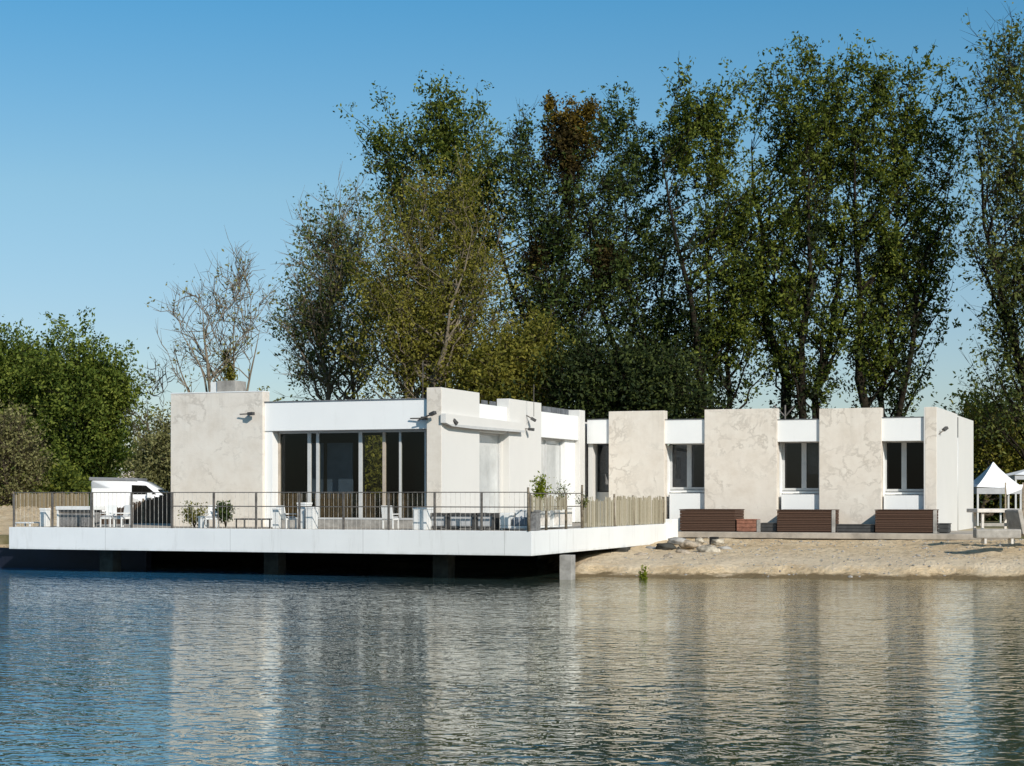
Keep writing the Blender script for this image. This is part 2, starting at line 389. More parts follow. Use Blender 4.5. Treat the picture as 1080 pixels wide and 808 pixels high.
# paving in front of the wing
pv = thing('paving_strip', '', '', (0,0,0)); 
for k in ('label', 'category'):
    if k in pv: del pv[k]
bpy.data.objects.remove(pv)
o = MB().box(0.02, 11.6, 14.45, 20, .90, 1.10, .02).obj('pavement', M['pave']); o['kind'] = 'structure'

# ------------------------------------------------------------------ terrace
DT, DB = 1.40, .706
deck = thing('lake_terrace', 'white concrete terrace slab standing on pillars over the pond', 'terrace', (-8, 7, 0))
MB().box(-17.72, 0, 0, 14.3, DB, DT, .012).obj('slab', M['deck'], deck)
MB().box(-17.5, -.3, .25, 14.2, DT, DT+.004).obj('floor', M['pave'], deck)
def pillar(px, v, w, mat, top=DB):
    u = U(px, v); MB().box(u-w/2, u+w/2, v-w/2, v+w/2, -1.2, top-.002, .015).obj('pillar', mat, deck)
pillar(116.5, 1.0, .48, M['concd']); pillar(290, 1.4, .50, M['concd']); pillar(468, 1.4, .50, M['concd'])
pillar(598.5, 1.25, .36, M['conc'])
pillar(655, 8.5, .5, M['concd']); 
MB().box(-.32, .18, 13.75, 14.44, .70, 1.56, .02).obj('end_pier', M['white'], deck)

# railing along the front and the lake corner
RZ = DT+1.08
rl = thing('railing', 'brown steel handrail with thin balusters along the terrace front', 'railing', (-8, .1, DT))
NP = 12; u0, u1 = -17.6, -.1
for k in range(NP+1):
    u = u0+(u1-u0)*k/NP; w = .028 if k != 2 else .045
    MB().box(u-w, u+w, .07, .13, DT, RZ+(.0 if k else -.02), .006).obj('post', M['rail'], rl)
MB().box(u0, u1, .075, .125, RZ+.002, RZ+.028, .006).obj('handrail', M['rail'], rl)
MB().box(U(180, .1), u1, .09, .11, DT+.66, DT+.69).obj('mid_rail', M['rail'], rl)
mb = MB(); u = u0+.09
while u < u1:
    mb.box(u-.003, u+.003, .097, .103, DT, RZ); u += .15
o = mb.obj('balusters', M['baluster'], rl)

rs = thing('reed_fence', 'driftwood post fence with reed matting along the right edge of the terrace', 'fence', (-.1, 7, DT))
def side_post(px, top, r=.045, m='drift'):
    v = V(px, -.1)
    a, b_ = (random.uniform(-.02, .02) for _ in range(2))
    MB().tube([(-.1, v, DT), (-.1+a, v, DT+(top-DT)*.5), (-.1+b_, v, top)], [r, r*.9, r*.75], 8).obj('post', M[m], rs, True)
for px, py in ((557.5, 514), (576, 520), (597, 520.5), (614, 511.5), (648, 521), (668, 522.5), (699, 524)):
    v = V(px, -.1); side_post(px, Z(py, -.1, v))
va, vb, vc = V(557, -.1), V(614, -.1), V(701, -.1)
MB().box(-.115, -.085, va, vb, RZ-.03, RZ).obj('rail', M['rail'], rs)
MB().box(-.113, -.087, va, vb, DT+.66, DT+.69).obj('rail', M['rail'], rs)
def reed_panel(v0, v1, z0, z1, n, seed):
    rr = random.Random(seed); mb = MB()
    v = v0
    while v < v1:
        w = rr.uniform(.008, .02); t = z1+rr.uniform(-.12, .05)
        mb.box(-.10+rr.uniform(-.012, .012), -.075+rr.uniform(-.01, .01), v, v+w, z0+rr.uniform(0, .04), t); v += w+rr.uniform(.004, n)
    return mb
reed_panel(vb+.1, V(648, -.1)-.1, DT, DT+.92, .10, 3).obj('reed_panel', M['reed'], rs)
reed_panel(V(648, -.1)+.1, vc, DT, DT+.95, .075, 5).obj('reed_panel', M['reed'], rs)
reed_panel(va+.25, V(596, -.1), DT+.55, DT+.98, .09, 8).obj('reed_panel', M['reed'], rs)

# ------------------------------------------------------------------ building
bld = thing('lakeside_pavilion', 'low white pavilion of stone clad wall slabs and dark windows on the terrace', 'building', (-6, 10, DT))
def part(mb, name, m, parent=None, **k): 
    p = parent or bld
    o = mb.obj(name, M[m] if isinstance(m, str) else m, p); return o
VF = 2.94; US = -4.036; TZ = 5.70
# front block -----------------------------------------------------------
ul0, ul1 = U(180, VF), U(277, VF); uc0 = U(450, VF)
part(MB().box(ul0, ul1, VF, VF+.45, DT, TZ, .012), 'wall_panel', 'stone')
part(MB().box(uc0, US-.004, VF, VF+.45, DT, TZ, .012), 'wall_panel', 'stone')
vA = V(505.8, US)
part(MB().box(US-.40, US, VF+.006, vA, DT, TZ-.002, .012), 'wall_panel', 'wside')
VFa = VF+.12
fz0, fz1 = Z(454.7, U(280, VFa), VFa), 5.36
part(MB().box(ul1, uc0, VFa, VFa+.5, fz0, fz1, .01), 'fascia', 'white')
part(MB().box(ul1, uc0, VFa-.03, VFa+.55, fz1, fz1+.03), 'roof_edge', 'roof')
# jamb
part(MB().box(ul1, U(286.5, VFa), VFa+.04, VFa+.5, DT, fz0-.002), 'jamb', 'white')
VW = VFa+.42
wz0 = Z(548, U(360, VW), VW)
part(MB().box(ul1, uc0, VW-.05, VW+.25, DT, wz0-.01), 'plinth', 'conc')
def window(u0_, u1_, v, z0, z1, mullions, glass='glass', fr='frame', w=.06, axis='x', parts=None, head=.07):
    """a glazed opening in a wall; mullions: positions along the wall with half width"""
    def bx(mb, a, b_, d0, d1, z0_, z1_): 
        return mb.box(a, b_, v+d0, v+d1, z0_, z1_, .004) if axis == 'x' else mb.box(v-d1, v-d0, a, b_, z0_, z1_, .004)
    win = MB(); bx(win, u0_, u0_+w, 0, .08, z0, z1); bx(win, u1_-w, u1_, 0, .08, z0, z1)
    bx(win, u0_+w, u1_-w, 0, .08, z1-head, z1); bx(win, u0_+w, u1_-w, 0, .08, z0, z0+w)
    wo = win.obj('window', M[fr], bld)
    for (m, hw, mm) in mullions: bx(MB(), m-hw, m+hw, -.01, .09, z0+w, z1-head).obj('mullion', M[mm], wo)
    edges = [u0_+w]+[m for m, _, _ in mullions]+[u1_-w]
    for a, b_ in zip(edges, edges[1:]):
        bx(MB(), a+.01, b_-.01, .035, .045, z0+w, z1-head).obj('pane', M[glass], wo)
    return wo
W = lambda px: U(px, VW)
window(W(286.5), W(326), VW, wz0, fz0-.005, [(W(294.5), .035, 'beige')])
window(W(326), W(380), VW, wz0, fz0-.005, [(W(335), .05, 'frame')], 'glass')
window(W(380), W(449.5), VW, wz0, fz0-.005, [(W(405), .05, 'beige'), (W(422), .035, 'frame')])
# side (right face) of the front block
vB0, vB1, vP0, vP1 = V(537, US), V(571, US), V(611.5, US), V(617, US)
fs0 = Z(461, US, V(572, US)); 
part(MB().box(US-.45, US-.08, vA, vB0, 4.46, 5.36, .01), 'fascia', 'white')
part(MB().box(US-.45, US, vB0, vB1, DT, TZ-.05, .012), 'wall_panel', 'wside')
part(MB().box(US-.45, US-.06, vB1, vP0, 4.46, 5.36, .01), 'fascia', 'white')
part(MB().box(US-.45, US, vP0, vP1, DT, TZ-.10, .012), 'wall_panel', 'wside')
part(MB().box(US-.42, US-.20, V(601, US), vP0, DT, 4.458), 'jamb', 'white')
v3 = V(517, US-.3)
part(MB().box(US-.44, US-.25, v3+.9, vB0, DT, 4.458), 'jamb', 'wside')
window(vA, v3+.9, US-.32, DT+.05, 4.455, [(vA+.55, .12, 'frame')], 'paleglass', 'frame', .06, 'y')
window(vB1, V(601, US), US-.34, DT+.05, 4.455, [(V(585, US), .06, 'frame')], 'paleglass', 'frame', .06, 'y')
# curved ledge over the side door
cn0, cn1 = V(470, US+.17), V(553, US+.17)
cz = Z(447, US+.3, V(480, US+.3))
mb = MB(); prof = [(cn0, cz+.30), (cn1, cz+.26), (cn1, cz+.02), (cn0+2.2, cz-.03), (cn0+.4, cz-.02), (cn0, cz+.02)]
mb.poly_prism(prof, US+.004, US+.17, 'x'); part(mb, 'canopy', 'wside')
mb = MB(); mb.poly_prism([(cn0+.1, cz-.002), (cn1+.01, cz+.018), (cn1+.01, cz-.05), (cn0+2.2, cz-.09), (cn0+.5, cz-.07)], US+.12, US+.19, 'x'); part(mb, 'gutter', 'frame')
# roof, back and side walls of the front block
rf = part(MB().box(ul0+.3, US-.46, VFa+.56, 16.4, 4.9, 5.1), 'roof', 'roof')
part(MB().box(ul0, ul0+.3, VF+.46, 12, DT, 5.35), 'wall_panel', 'wside')
R7 = lambda px: U(px, 11.7)
for a_, c_ in ((ul0, R7(297)), (R7(326), R7(381)), (R7(404), US-.46)):
    part(MB().box(a_, c_, 11.7, 12, DT, 5.35), 'rear_wall', 'wside')
    part(MB().box(max(a_, ul0+.32)+.01, c_-.01, 11.64, 11.69, DT+.03, 4.88), 'shade_lining', 'black')  # black lining added so the room's darkness is in its colour
for a_, c_ in ((R7(297), R7(326)), (R7(381), R7(404))):
    part(MB().box(a_, c_, 11.71, 11.99, 4.6, 5.34), 'rear_wall', 'wside')
part(MB().box(US-.48, US-.46, V(571, US)+.1, V(600, US), DT+.12, 4.4), 'curtain', 'table_w')
part(MB().box(US-.46, US-.445, V(512, US), V(530, US), DT+.12, 4.4), 'curtain', 'furn_w')
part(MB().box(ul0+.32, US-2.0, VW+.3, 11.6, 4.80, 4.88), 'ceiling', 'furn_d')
part(MB().box(ul0+.32, US-.46, VW+.3, 11.6, DT+.006, DT+.03), 'interior_floor', 'floor_in')
part(MB().box(W(338)-1.0, W(381)-.9, VW+1.2, VW+1.25, wz0, Z(467, W(350), VW+1.2)), 'interior_blind', 'curtain')
part(MB().box(W(352.6)-.98, W(355)-.95, VW+1.17, VW+1.19, wz0, Z(467, W(350), VW+1.2)), 'blind_seam', 'black')
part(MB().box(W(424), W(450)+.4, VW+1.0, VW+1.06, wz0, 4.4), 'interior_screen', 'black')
mb = MB(); u = W(289)
while u < W(446): mb.box(u, u+.05, VW+.30, VW+.33, wz0, Z(520.5, u, VW+.3)); u += .085
part(mb, 'interior_balustrade', 'wood_in')
part(MB().box(W(289), W(446), VW+.36, VW+.40, wz0, Z(526, -8, VW+.3)), 'interior_panel', 'wood_in')
# low glass screen and vents on the side roof
mb = MB()
for k in range(9):
    v = V(572, US-1)+k*.5; mb.box(US-1.02, US-.98, v, v+.42, 5.1, 5.1+.60)
part(mb, 'roof_screen', 'roof')
mb = MB()
for k in range(4):
    v = V(508, US-1)+k*.75; mb.box(US-1.02, US-.98, v, v+.5, 5.1, 5.62)
part(mb, 'roof_screen', 'roof')
part(MB().box(ul0, ul1, VF-.012, VF+.46, TZ, TZ+.03), 'coping', 'white')
# chimney
uch = U(244, 5.5); part(MB().box(uch-.38, uch+.34, 5.2, 5.9, 5.1, Z(401.5, uch, 5.2), .01), 'chimney', 'conc')
part(MB().box(uch-.66, uch-.385, 5.25, 5.85, 5.1, Z(402.5, uch, 5.2), .01), 'chimney', 'furn_w')
# wing ------------------------------------------------------------------
VS = 16.6; VFw = VS+.10; VWs = VS+.80; VSill = VS+.17
U7 = lambda px: U(px, VS)
ue0, ue1 = U7(975.7), U7(988)
sl = [(642, 700.5, 434), (743, 819.3, 432), (864, 929.5, 431)]
for a, b_, t in sl:
    zt = Z(t, U7(a), VS)
    part(MB().box(U7(a), U7(b_), VS, VS+.44, 1.0, zt, .012), 'wall_panel', 'stone')
    part(MB().box(U7(a)+.01, U7(b_)-.005, VS+.442, VWs+.3, 1.0, Z(470, U7(a), VS)-.01), 'wall_return', 'white')
zt = Z(429.2, ue0, VS)
vE = V(1010, ue1)
part(MB().box(ue0, ue1-.004, VS, VS+.5, 1.0, zt, .012), 'wall_panel', 'stone')
part(MB().box(ue1-.45, ue1, VS+.006, vE-.06, 1.0, zt-.004, .012), 'wall_panel', 'wside')
part(MB().box(ue1-.45, ue1-.05, vE+.06, V(1028, ue1), 1.0, zt-.03, .012), 'wall_panel', 'wside')
part(MB().box(ue1-.45, ue1-.12, vE-.06, vE+.06, 1.0, zt-.05), 'wall_panel', 'wside')
MB().tube([(ue1-.02, vE, 1.0), (ue1-.02, vE, zt-.9)], .05, 10).obj('downpipe', M['frame'], bld, True)
part(MB().box(ue1-.11, ue1+.02, vE-.06, vE+.06, zt-.9, zt-.12, .01), 'rain_hopper', 'furn_d')
bays = [(617.5, 642, 442.8, 468), (700.5, 743, 443, 468), (819.3, 864, 443, 466), (929.5, 975.7, 440.8, 465.3)]
for k, (a, b_, t, bt) in enumerate(bays):
    a_, c_ = (U7(a) if k else US+.01), U7(b_)
    z1, z0 = Z(t, a_, VFw), Z(bt, a_, VFw)
    part(MB().box(a_, c_, VFw, VFw+.9, z0, z1, .01), 'fascia', 'white')
    part(MB().box(a_, c_, VFw-.02, VFw+.92, z1, z1+.025), 'roof_edge', 'roof')
UW = lambda px: U(px, VWs)
def wz(py, px): return Z(py, UW(px), VWs)
part(MB().box(US+.01, UW(630), VS+.25, VWs+.25, 1.0, wz(468.5, 630)), 'jamb', 'wside')
window(UW(630), UW(642)+.3, VWs, wz(519, 635), wz(466.5, 635), [], 'glassm', 'furn_d', .03)
part(MB().box(UW(630), UW(642)+.3, VWs-.05, VWs+.2, 1.0, wz(519, 635)-.004), 'sill_wall', 'wside')
def wing_window(pa, pb, pt, pbm, mull, sa, sb, frm='frame', glass='glassd'):
    a_, c_ = UW(pa), UW(pb)
    window(a_, c_, VWs, wz(pbm, pa), wz(pt, pa)+.02, [(UW(mull), .09, frm)], glass, frm, .09)
    zs = Z(pbm+4, U(sa, VSill), VSill)
    part(MB().box(U(sa, VSill), U(sb, VSill)+.6, VSill, VWs-.02, 1.0, zs, .01), 'sill_wall', 'white')
    part(MB().box(a_-.1, c_+.1, VWs-.12, VWs-.005, wz(pbm, pa)-.10, wz(pbm, pa)-.03), 'window_sill', 'furn_w')
    part(MB().box(a_, c_, VWs+.09, VWs+.28, 1.0, wz(pbm, pa)-.004), 'wall_infill', 'white')
wing_window(706.5, 745, 468, 516.5, 727, 706, 735, glass='glassm')
wing_window(825, 866, 466, 517.5, 848, 824, 856, glass='glassm')
wing_window(932.5, 977.5, 465.5, 518.5, 953.5, 932, 968)
part(MB().box(U7(819.5), UW(825), VWs-.3, VWs+.25, 1.0, wz(464, 825)), 'jamb', 'white')
part(MB().box(U7(929.7), UW(932.6), VWs-.3, VWs+.25, 1.0, wz(464, 932)), 'jamb', 'white')
part(MB().box(US+.3, ue1-.46, VWs+.31, 28.0, 5.0, 5.15), 'roof', 'roof')
part(MB().box(US+.3, ue1-.46, 28.0, 28.3, 1.0, 5.1), 'rear_wall', 'wside')
part(MB().box(US+.3, ue1-.46, VWs+.31, 28.0, 1.0, 1.12), 'interior_floor', 'floor_in')
part(MB().box(US-.45, US-.2, vP1, 28, 1.0, 5.2), 'rear_wall', 'wside')
part(MB().box(UW(851), UW(866), VWs+.12, VWs+.135, wz(500, 856), wz(470, 856)), 'roller_blind', 'inner')
part(MB().box(UW(708), UW(724), VWs+.12, VWs+.135, wz(516, 710), wz(470, 710)), 'roller_blind', 'inner')
part(MB().box(UW(712), UW(717), VWs+.10, VWs+.115, wz(505, 710), wz(482, 710)), 'interior_screen', 'furn_g')
part(MB().box(UW(631), UW(641)+.3, VWs+.12, VWs+.135, wz(500, 635), wz(470, 635)), 'roller_blind', 'furn_g')
part(MB().box(UW(958), UW(961), VWs+.3, VWs+.33, wz(517, 956), wz(470, 956)), 'interior_blind', 'furn_g')
# flood lamps on the walls
def lamp(p, d, L=.45):
    p = Vector(p); d = Vector(d).normalized()
    mb = MB(); mb.tube([p, p+d*L*.55], .022, 6)
    hd = MB(); hd.box(-.07, .07, -.05, .05, -.10, .10, .012, Matrix.Translation(p+d*L*.72) @ d.to_track_quat('Z', 'Y').to_matrix().to_4x4())
    o = mb.obj('wall_lamp', M['rail'], bld); hd.obj('lamp_head', M['furn_d'], o)
zl = Z(437, U(262, VF), VF)
lamp((U(255, VF), VF-.12, zl), (1, -.15, .02), .62)
mb = MB(); mb.tube([(U(264, VF), VF, zl), (U(264, VF), VF-.14, zl)], .03, 6); mb.obj('wall_lamp', M['rail'], bld)
zc = Z(438, US, VF)
lamp((US-.75, VF-.10, zc-.15), (.8, -.2, .28), .85); lamp((US+.05, VF+.35, zc+.05), (.25, .5, -.45), .5)
lamp((U(437, VFa)-.1, VFa-.08, zc-.08), (1, -.1, 0), .7)
vl = V(555, US); lamp((US, vl, Z(441, US, vl)+.1), (.7, .3, -.45), .4); lamp((US, vl-.1, Z(448, US, vl)-.14), (.9, .1, -.1), .3)
vl = V(990, ue1); lamp((ue1, vl, Z(458, ue1, vl)), (.5, .6, .5), .5)
lamp((U7(702), VS+.5, Z(523, U7(702), VS)), (.6, -.9, -.1), .3)
mb = MB()
for px, v, h in ((446, 5, 1.0), (563, 10, .5), (470, 7, .45)):
    u = U(px, v); mb.tube([(u, v, 5.1), (u, v, TZ+h)], .012, 5)
mb.obj('aerial', M['rail'], bld)
mb = MB(); mb.box(U(824, 24), U(845, 24), 23.98, 24.02, 5.15, 6.1)
mb.bm.free()
vt_ = MB(); u = U(828, 22); vt_.tube([(u, 22, 5.15), (u, 22, 5.95)], .04, 6); vt_.tube([(u, 22, 5.5), (u-.45, 22, 5.95)], .035, 6); vt_.tube([(u, 22, 5.5), (u+.35, 22, 5.9)], .03, 6); vt_.obj('roof_bracket', M['rail'], bld)

# ------------------------------------------------------------------ brown storage boxes in front of the wing
def brown_box(pa, pb, pt, name, label, cat, v=15.15, dep=.75, mat='brownwood', edge=True, slope=0, group='brown timber boxes along the wing'):
    a, b_ = U(pa, v), U(pb, v); z1 = Z(pt, (a+b_)/2, v)
    t = thing(name, label, cat, ((a+b_)/2, v+dep/2, 1.10), 0, group)
    mb = MB(); z = 1.13
    n = max(2, int(round((z1-1.13)/.115))); h = (z1-1.13)/n
    for k in range(n):
        mb.box(a+slope*(1-k/n), b_, v, v+dep, z+.004, z+h-.006, .006); z += h
    mb.box(a+.05, b_-.03, v+.03, v+dep-.03, 1.101, z1-.02)
    mb.obj('body', M[mat], t)
    MB().box(a-.02, b_+.02, v-.02, v+dep+.02, z1, z1+.03, .006).obj('top_rim', M[mat], t)
    if edge: MB().box(b_+.004, b_+.12, v-.015, v+.10, 1.101, z1+.02, .01).obj('corner_post', M['conc'], t)
    return t
brown_box(717, 775, 538, 'wooden_planter', 'dark brown slatted planter box beside the white terrace corner', 'planter', edge=False, dep=1.38)
brown_box(819.5, 877, 538.5, 'wooden_planter', 'dark brown slatted planter box between the second and third stone slabs', 'planter', dep=1.38)
brown_box(923, 984, 538.5, 'wooden_planter', 'dark brown slatted planter box nearest the right end wall of the pavilion', 'planter', dep=1.38)
brown_box(777, 798, 548.5, 'brick_planter', 'small reddish brown planter box between the two left brown boxes', 'planter', mat='terra', dep=.5)
brown_box(801, 819, 552.5, 'low_bench', 'low black bench left of the middle brown planter box', 'bench', mat='furn_d', edge=False, v=15.3, group=None)
brown_box(882, 922, 554, 'low_bench', 'long low black bench below the third stone slab', 'bench', mat='furn_d', edge=False, v=15.3, group=None)
brown_box(989, 1000, 553, 'low_bench', 'short black bench at the foot of the right end wall', 'bench', mat='furn_d', edge=False, v=15.3, group=None)

# ------------------------------------------------------------------ terrace furniture
def bxw(px0, px1, v, dep, py_top, name, label, cat, m='furn_w', z0=DT+.006, taper=0, group=None, lid=None):
    a, b_ = U(px0, v), U(px1, v); z1 = Z(py_top, (a+b_)/2, v)
    t = thing(name, label, cat, ((a+b_)/2, v+dep/2, z0), 0, group)
    mb = MB(); mb.poly_prism([(a+taper, z0), (b_-taper, z0), (b_, z1-.06), (a, z1-.06)], v, v+dep); mb.obj('body', M[m], t)
    MB().box(a-.015, b_+.015, v-.015, v+dep+.015, z1-.058, z1, .008).obj('rim', M[lid or m], t)
    return t
bxw(42, 48, .8, .25, 536, 'white_bollard', 'slim white post box at the left end of the terrace', 'post box')
bxw(287.5, 293.5, .7, .2, 535.5, 'white_bollard', 'narrow white post box in front of the left window jamb', 'post box')
bxw(313.5, 321.5, .6, .45, 530, 'tall_planter', 'tall tapered white planter in front of the glazed doors', 'planter', taper=.04)
bxw(322.5, 329.5, .45, .35, 534.5, 'tall_planter', 'lower white planter right of the tall tapered one', 'planter')
bxw(436, 449.5, .6, .5, 535.5, 'tall_planter', 'wide white planter left of the dark framed sofas', 'planter')
bxw(209, 215, .9, .3, 544.5, 'plant_pot', 'small white pot in front of the dry yellowish shrub', 'plant pot')
bxw(557.8, 565.5, .45, .35, 538, 'grey_cabinet', 'dark grey cabinet at the lake corner of the terrace', 'cabinet', 'furn_g')
def cabinet(v0, v1, u0_, u1_, z1, label):
    t = thing('white_cabinet', label, 'cabinet', ((u0_+u1_)/2, (v0+v1)/2, DT))
    MB().box(u0_, u1_, v0, v1, DT+.06, z1, .012).obj('body', M['furn_w'], t)
    for a in (v0+.06, (v0+v1)/2+.02):
        MB().box(u1_+.002, u1_+.016, a, a+(v1-v0)/2-.08, DT+.12, z1-.08, .004).obj('door', M['table_w'], t)
    MB().box(u0_-.02, u1_+.03, v0-.02, v1+.02, z1+.002, z1+.03, .005).obj('worktop', M['furn_w'], t)
cabinet(1.2, 2.6, -.95, -.4, DT+.56, 'white two door cabinet just behind the lake corner')
cabinet(2.9, 4.6, -.95, -.4, DT+.60, 'long white two door cabinet nearer the climbing plant')
# counter with grey panel
def counter():
    v = .9; a, b_ = U(61, v), U(98, v); z1 = Z(534, a, v)
    t = thing('outdoor_counter', 'grey panelled counter with white top at the left of the terrace', 'counter', ((a+b_)/2, v, DT))
    MB().box(a+.05, b_-.1, v, v+.6, DT+.02, z1-.22, .01).obj('panel', M['furn_g'], t)
    MB().box(a+.03, b_-.08, v-.01, v+.6, z1-.21, z1-.12, .006).obj('band', M['furn_d'], t)
    MB().box(a-.05, b_+.02, v-.06, v+.66, z1-.115, z1, .015).obj('top', M['furn_w'], t)
    for x in (a-.02, b_-.03): MB().box(x, x+.06, v-.03, v+.03, DT+.006, z1-.12).obj('leg', M['furn_w'], t)
counter()
def chair(name, label, cat, loc, rz, w=.6, h=.85, col='furn_w', seatm='cush', group=None):
    t = thing(name, label, cat, loc, rz, group)
    L = lambda o: local(o, t)
    L(MB().box(-w/2, w/2, -.3, .28, .36, .44, .02).obj('seat', M[col], t))
    L(MB().box(-w/2+.03, w/2-.03, -.28, .2, .442, .52, .03).obj('cushion', M[seatm], t))
    mt = Matrix.Translation((0, .27, .42)) @ Matrix.Rotation(R(-10), 4, 'X')
    L(MB().box(-w/2, w/2, 0, .05, 0, h-.42, .015, mt).obj('backrest', M[col], t))
    for x in (-w/2, w/2-.05):
        for y in (-.3, .23): L(MB().box(x, x+.05, y, y+.05, 0, .36).obj('leg', M[col], t))
        L(MB().box(x, x+.05, -.3, .28, .60, .64, .008).obj('armrest', M[col], t))
    return t
P_ = lambda px, v: (U(px, v), v, DT+.006)
g_ = 'white chairs on the terrace'
c0 = chair('garden_chair', 'white chair with tall back, left of the brushwood fence', 'chair', P_(114, 1.0), R(10), .5, 1.0, group=g_)
c1 = copy_thing(c0, P_(129, 1.1), R(-12), 'lower white chair in front of the brushwood fence')
c2 = copy_thing(c0, P_(224, 1.0), R(20), 'white chair between the dry shrub and the dark agave')
c3 = copy_thing(c0, P_(303, 1.1), R(160), 'white chair left of the tall tapered planter')
for _c in (c0, c1, c2, c3): _c.scale = (.72, .72, .70)
c4 = copy_thing(c0, P_(412, 1.9), R(180), 'white chair seen against the glazed door at right')
# tables low
def low_table(px0, px1, v, h, label, m='furn_d'):
    a, b_ = U(px0, v), U(px1, v); t = thing('low_table', label, 'table', ((a+b_)/2, v, DT+.006))
    MB().box(a, b_, v-.3, v+.3, DT+h-.04, DT+h, .008).obj('tabletop', M[m], t)
    for x in (a+.03, b_-.07):
        for y in (v-.27, v+.23): MB().box(x, x+.04, y, y+.04, DT+.006, DT+h-.042).obj('leg', M[m], t)
low_table(252, 282, 1.0, .30, 'low dark table in front of the left stone slab')
low_table(20, 38, 1.2, .14, 'low dark table at the far left end of the terrace', 'furn_w')
def sofa(px0, px1, v, label, n=1, m='cush'):
    a, b_ = U(px0, v), U(px1, v); zt = Z(541, a, v); t = thing('lounge_sofa', label, 'sofa', ((a+b_)/2, v, DT), 0, 'dark framed lounge sofas')
    MB().box(a+.04, b_-.04, v+.03, v+.65, DT+.12, DT+.32, .03).obj('seat_cushion', M[m], t)
    MB().box(a+.05, b_-.05, v+.005, v+.10, DT+.10, zt-.06, .03).obj('backrest', M[m], t)
    MB().box(a, b_, v-.05, v-.002, zt-.07, zt, .012).obj('top_rail', M['furn_d'], t)
    for x in (a-.02, b_-.05):
        MB().poly_prism([(x, DT+.006), (x+.06, DT+.006), (x+.075, zt), (x+.015, zt)], v-.05, v+.70).obj('side_frame', M['furn_d'], t)
    MB().box(a+.07, b_-.07, v-.04, v+.0, DT+.04, DT+.10).obj('bottom_rail', M['furn_d'], t)
sofa(453, 471.5, .95, 'left of the three dark framed grey sofas at the rail')
sofa(473, 500, .95, 'widest, middle one of the three dark framed grey sofas')
sofa(502, 520.5, .95, 'right of the three dark framed grey sofas at the rail')
sb = thing('white_lounger', 'white bench with blue grey cushion beside the lake corner', 'bench', P_(545, 1.0))
a, b_ = U(527, .9), U(556, .9)
MB().box(a, b_, .9, 1.6, DT+.05, DT+.13, .02).obj('base', M['furn_w'], sb)
MB().box(U(540, .9), b_-.03, .92, 1.55, DT+.135, DT+.38, .05).obj('cushion', M['cushb'], sb)
MB().box(a, U(538, .9), .9, 1.55, DT+.135, DT+.50, .02).obj('back_box', M['furn_w'], sb)
for x in (a+.02, b_-.08): MB().box(x, x+.06, .95, 1.5, DT+.006, DT+.048).obj('leg', M['furn_w'], sb)

# ------------------------------------------------------------------ plants and trees
def leaf_mesh(name, pos, size, rs_, parent, mat, lean=None, aspect=.5):
    n = len(pos); 
    d = rs_.normal(size=(n, 3)); 
    if lean is not None: d += lean
    d /= np.linalg.norm(d, axis=1, keepdims=True)
    e = np.cross(d, rs_.normal(size=(n, 3))); e /= np.linalg.norm(e, axis=1, keepdims=True)+1e-9
    s = size*rs_.uniform(.55, 1.35, size=(n, 1))
    nn = np.cross(d, e)*.12
    v = np.stack([pos-d*s*.5, pos+e*s*aspect*.5+nn*s, pos+d*s*.5, pos-e*s*aspect*.5+nn*s], 1).reshape(-1, 3).astype(np.float32)
    me = bpy.data.meshes.new(name); me.vertices.add(4*n); me.vertices.foreach_set('co', v.ravel())
    me.loops.add(4*n); me.loops.foreach_set('vertex_index', np.arange(4*n, dtype=np.int32))
    me.polygons.add(n); me.polygons.foreach_set('loop_start', np.arange(0, 4*n, 4, dtype=np.int32)); me.polygons.foreach_set('loop_total', np.full(n, 4, dtype=np.int32))
    me.update(); me.validate()
    return link(name, me, mat, parent)
class Tubes:
    def __init__(s): s.v = []; s.f = []; s.n = 0
    def add(s, P, r, seg=5):
        P = np.asarray(P, float); m = len(P)
        T = np.gradient(P, axis=0); T /= np.linalg.norm(T, axis=1, keepdims=True)+1e-9
        ref = np.array([.3, .1, 1.]) if abs(T[0, 2]) < .8 else np.array([1., .2, .1])
        A = np.cross(T, ref); A /= np.linalg.norm(A, axis=1, keepdims=True)+1e-9; B = np.cross(T, A)
        th = np.arange(seg)*2*np.pi/seg
        ring = P[:, None, :]+(A[:, None, :]*np.cos(th)[None, :, None]+B[:, None, :]*np.sin(th)[None, :, None])*np.asarray(r)[:, None, None]
        s.v.append(ring.reshape(-1, 3))
        i = np.arange(m-1)[:, None]*seg; k = np.arange(seg)[None, :]; k2 = (k+1) % seg
        s.f.append((np.stack([i+k, i+k2, i+seg+k2, i+seg+k], -1)+s.n).reshape(-1, 4)); s.n += m*seg
    def obj(s, name, mat, parent):
        v = np.concatenate(s.v).astype(np.float32); f = np.concatenate(s.f).astype(np.int32); n = len(f)
        me = bpy.data.meshes.new(name); me.vertices.add(len(v)); me.vertices.foreach_set('co', v.ravel())
        me.loops.add(4*n); me.loops.foreach_set('vertex_index', f.ravel()); me.polygons.add(n)
        me.polygons.foreach_set('loop_start', np.arange(0, 4*n, 4, dtype=np.int32)); me.polygons.foreach_set('loop_total', np.full(n, 4, dtype=np.int32))
        me.polygons.foreach_set('use_smooth', np.ones(n, dtype=bool))
        me.update(); me.validate(); return link(name, me, mat, parent)
TREES = []
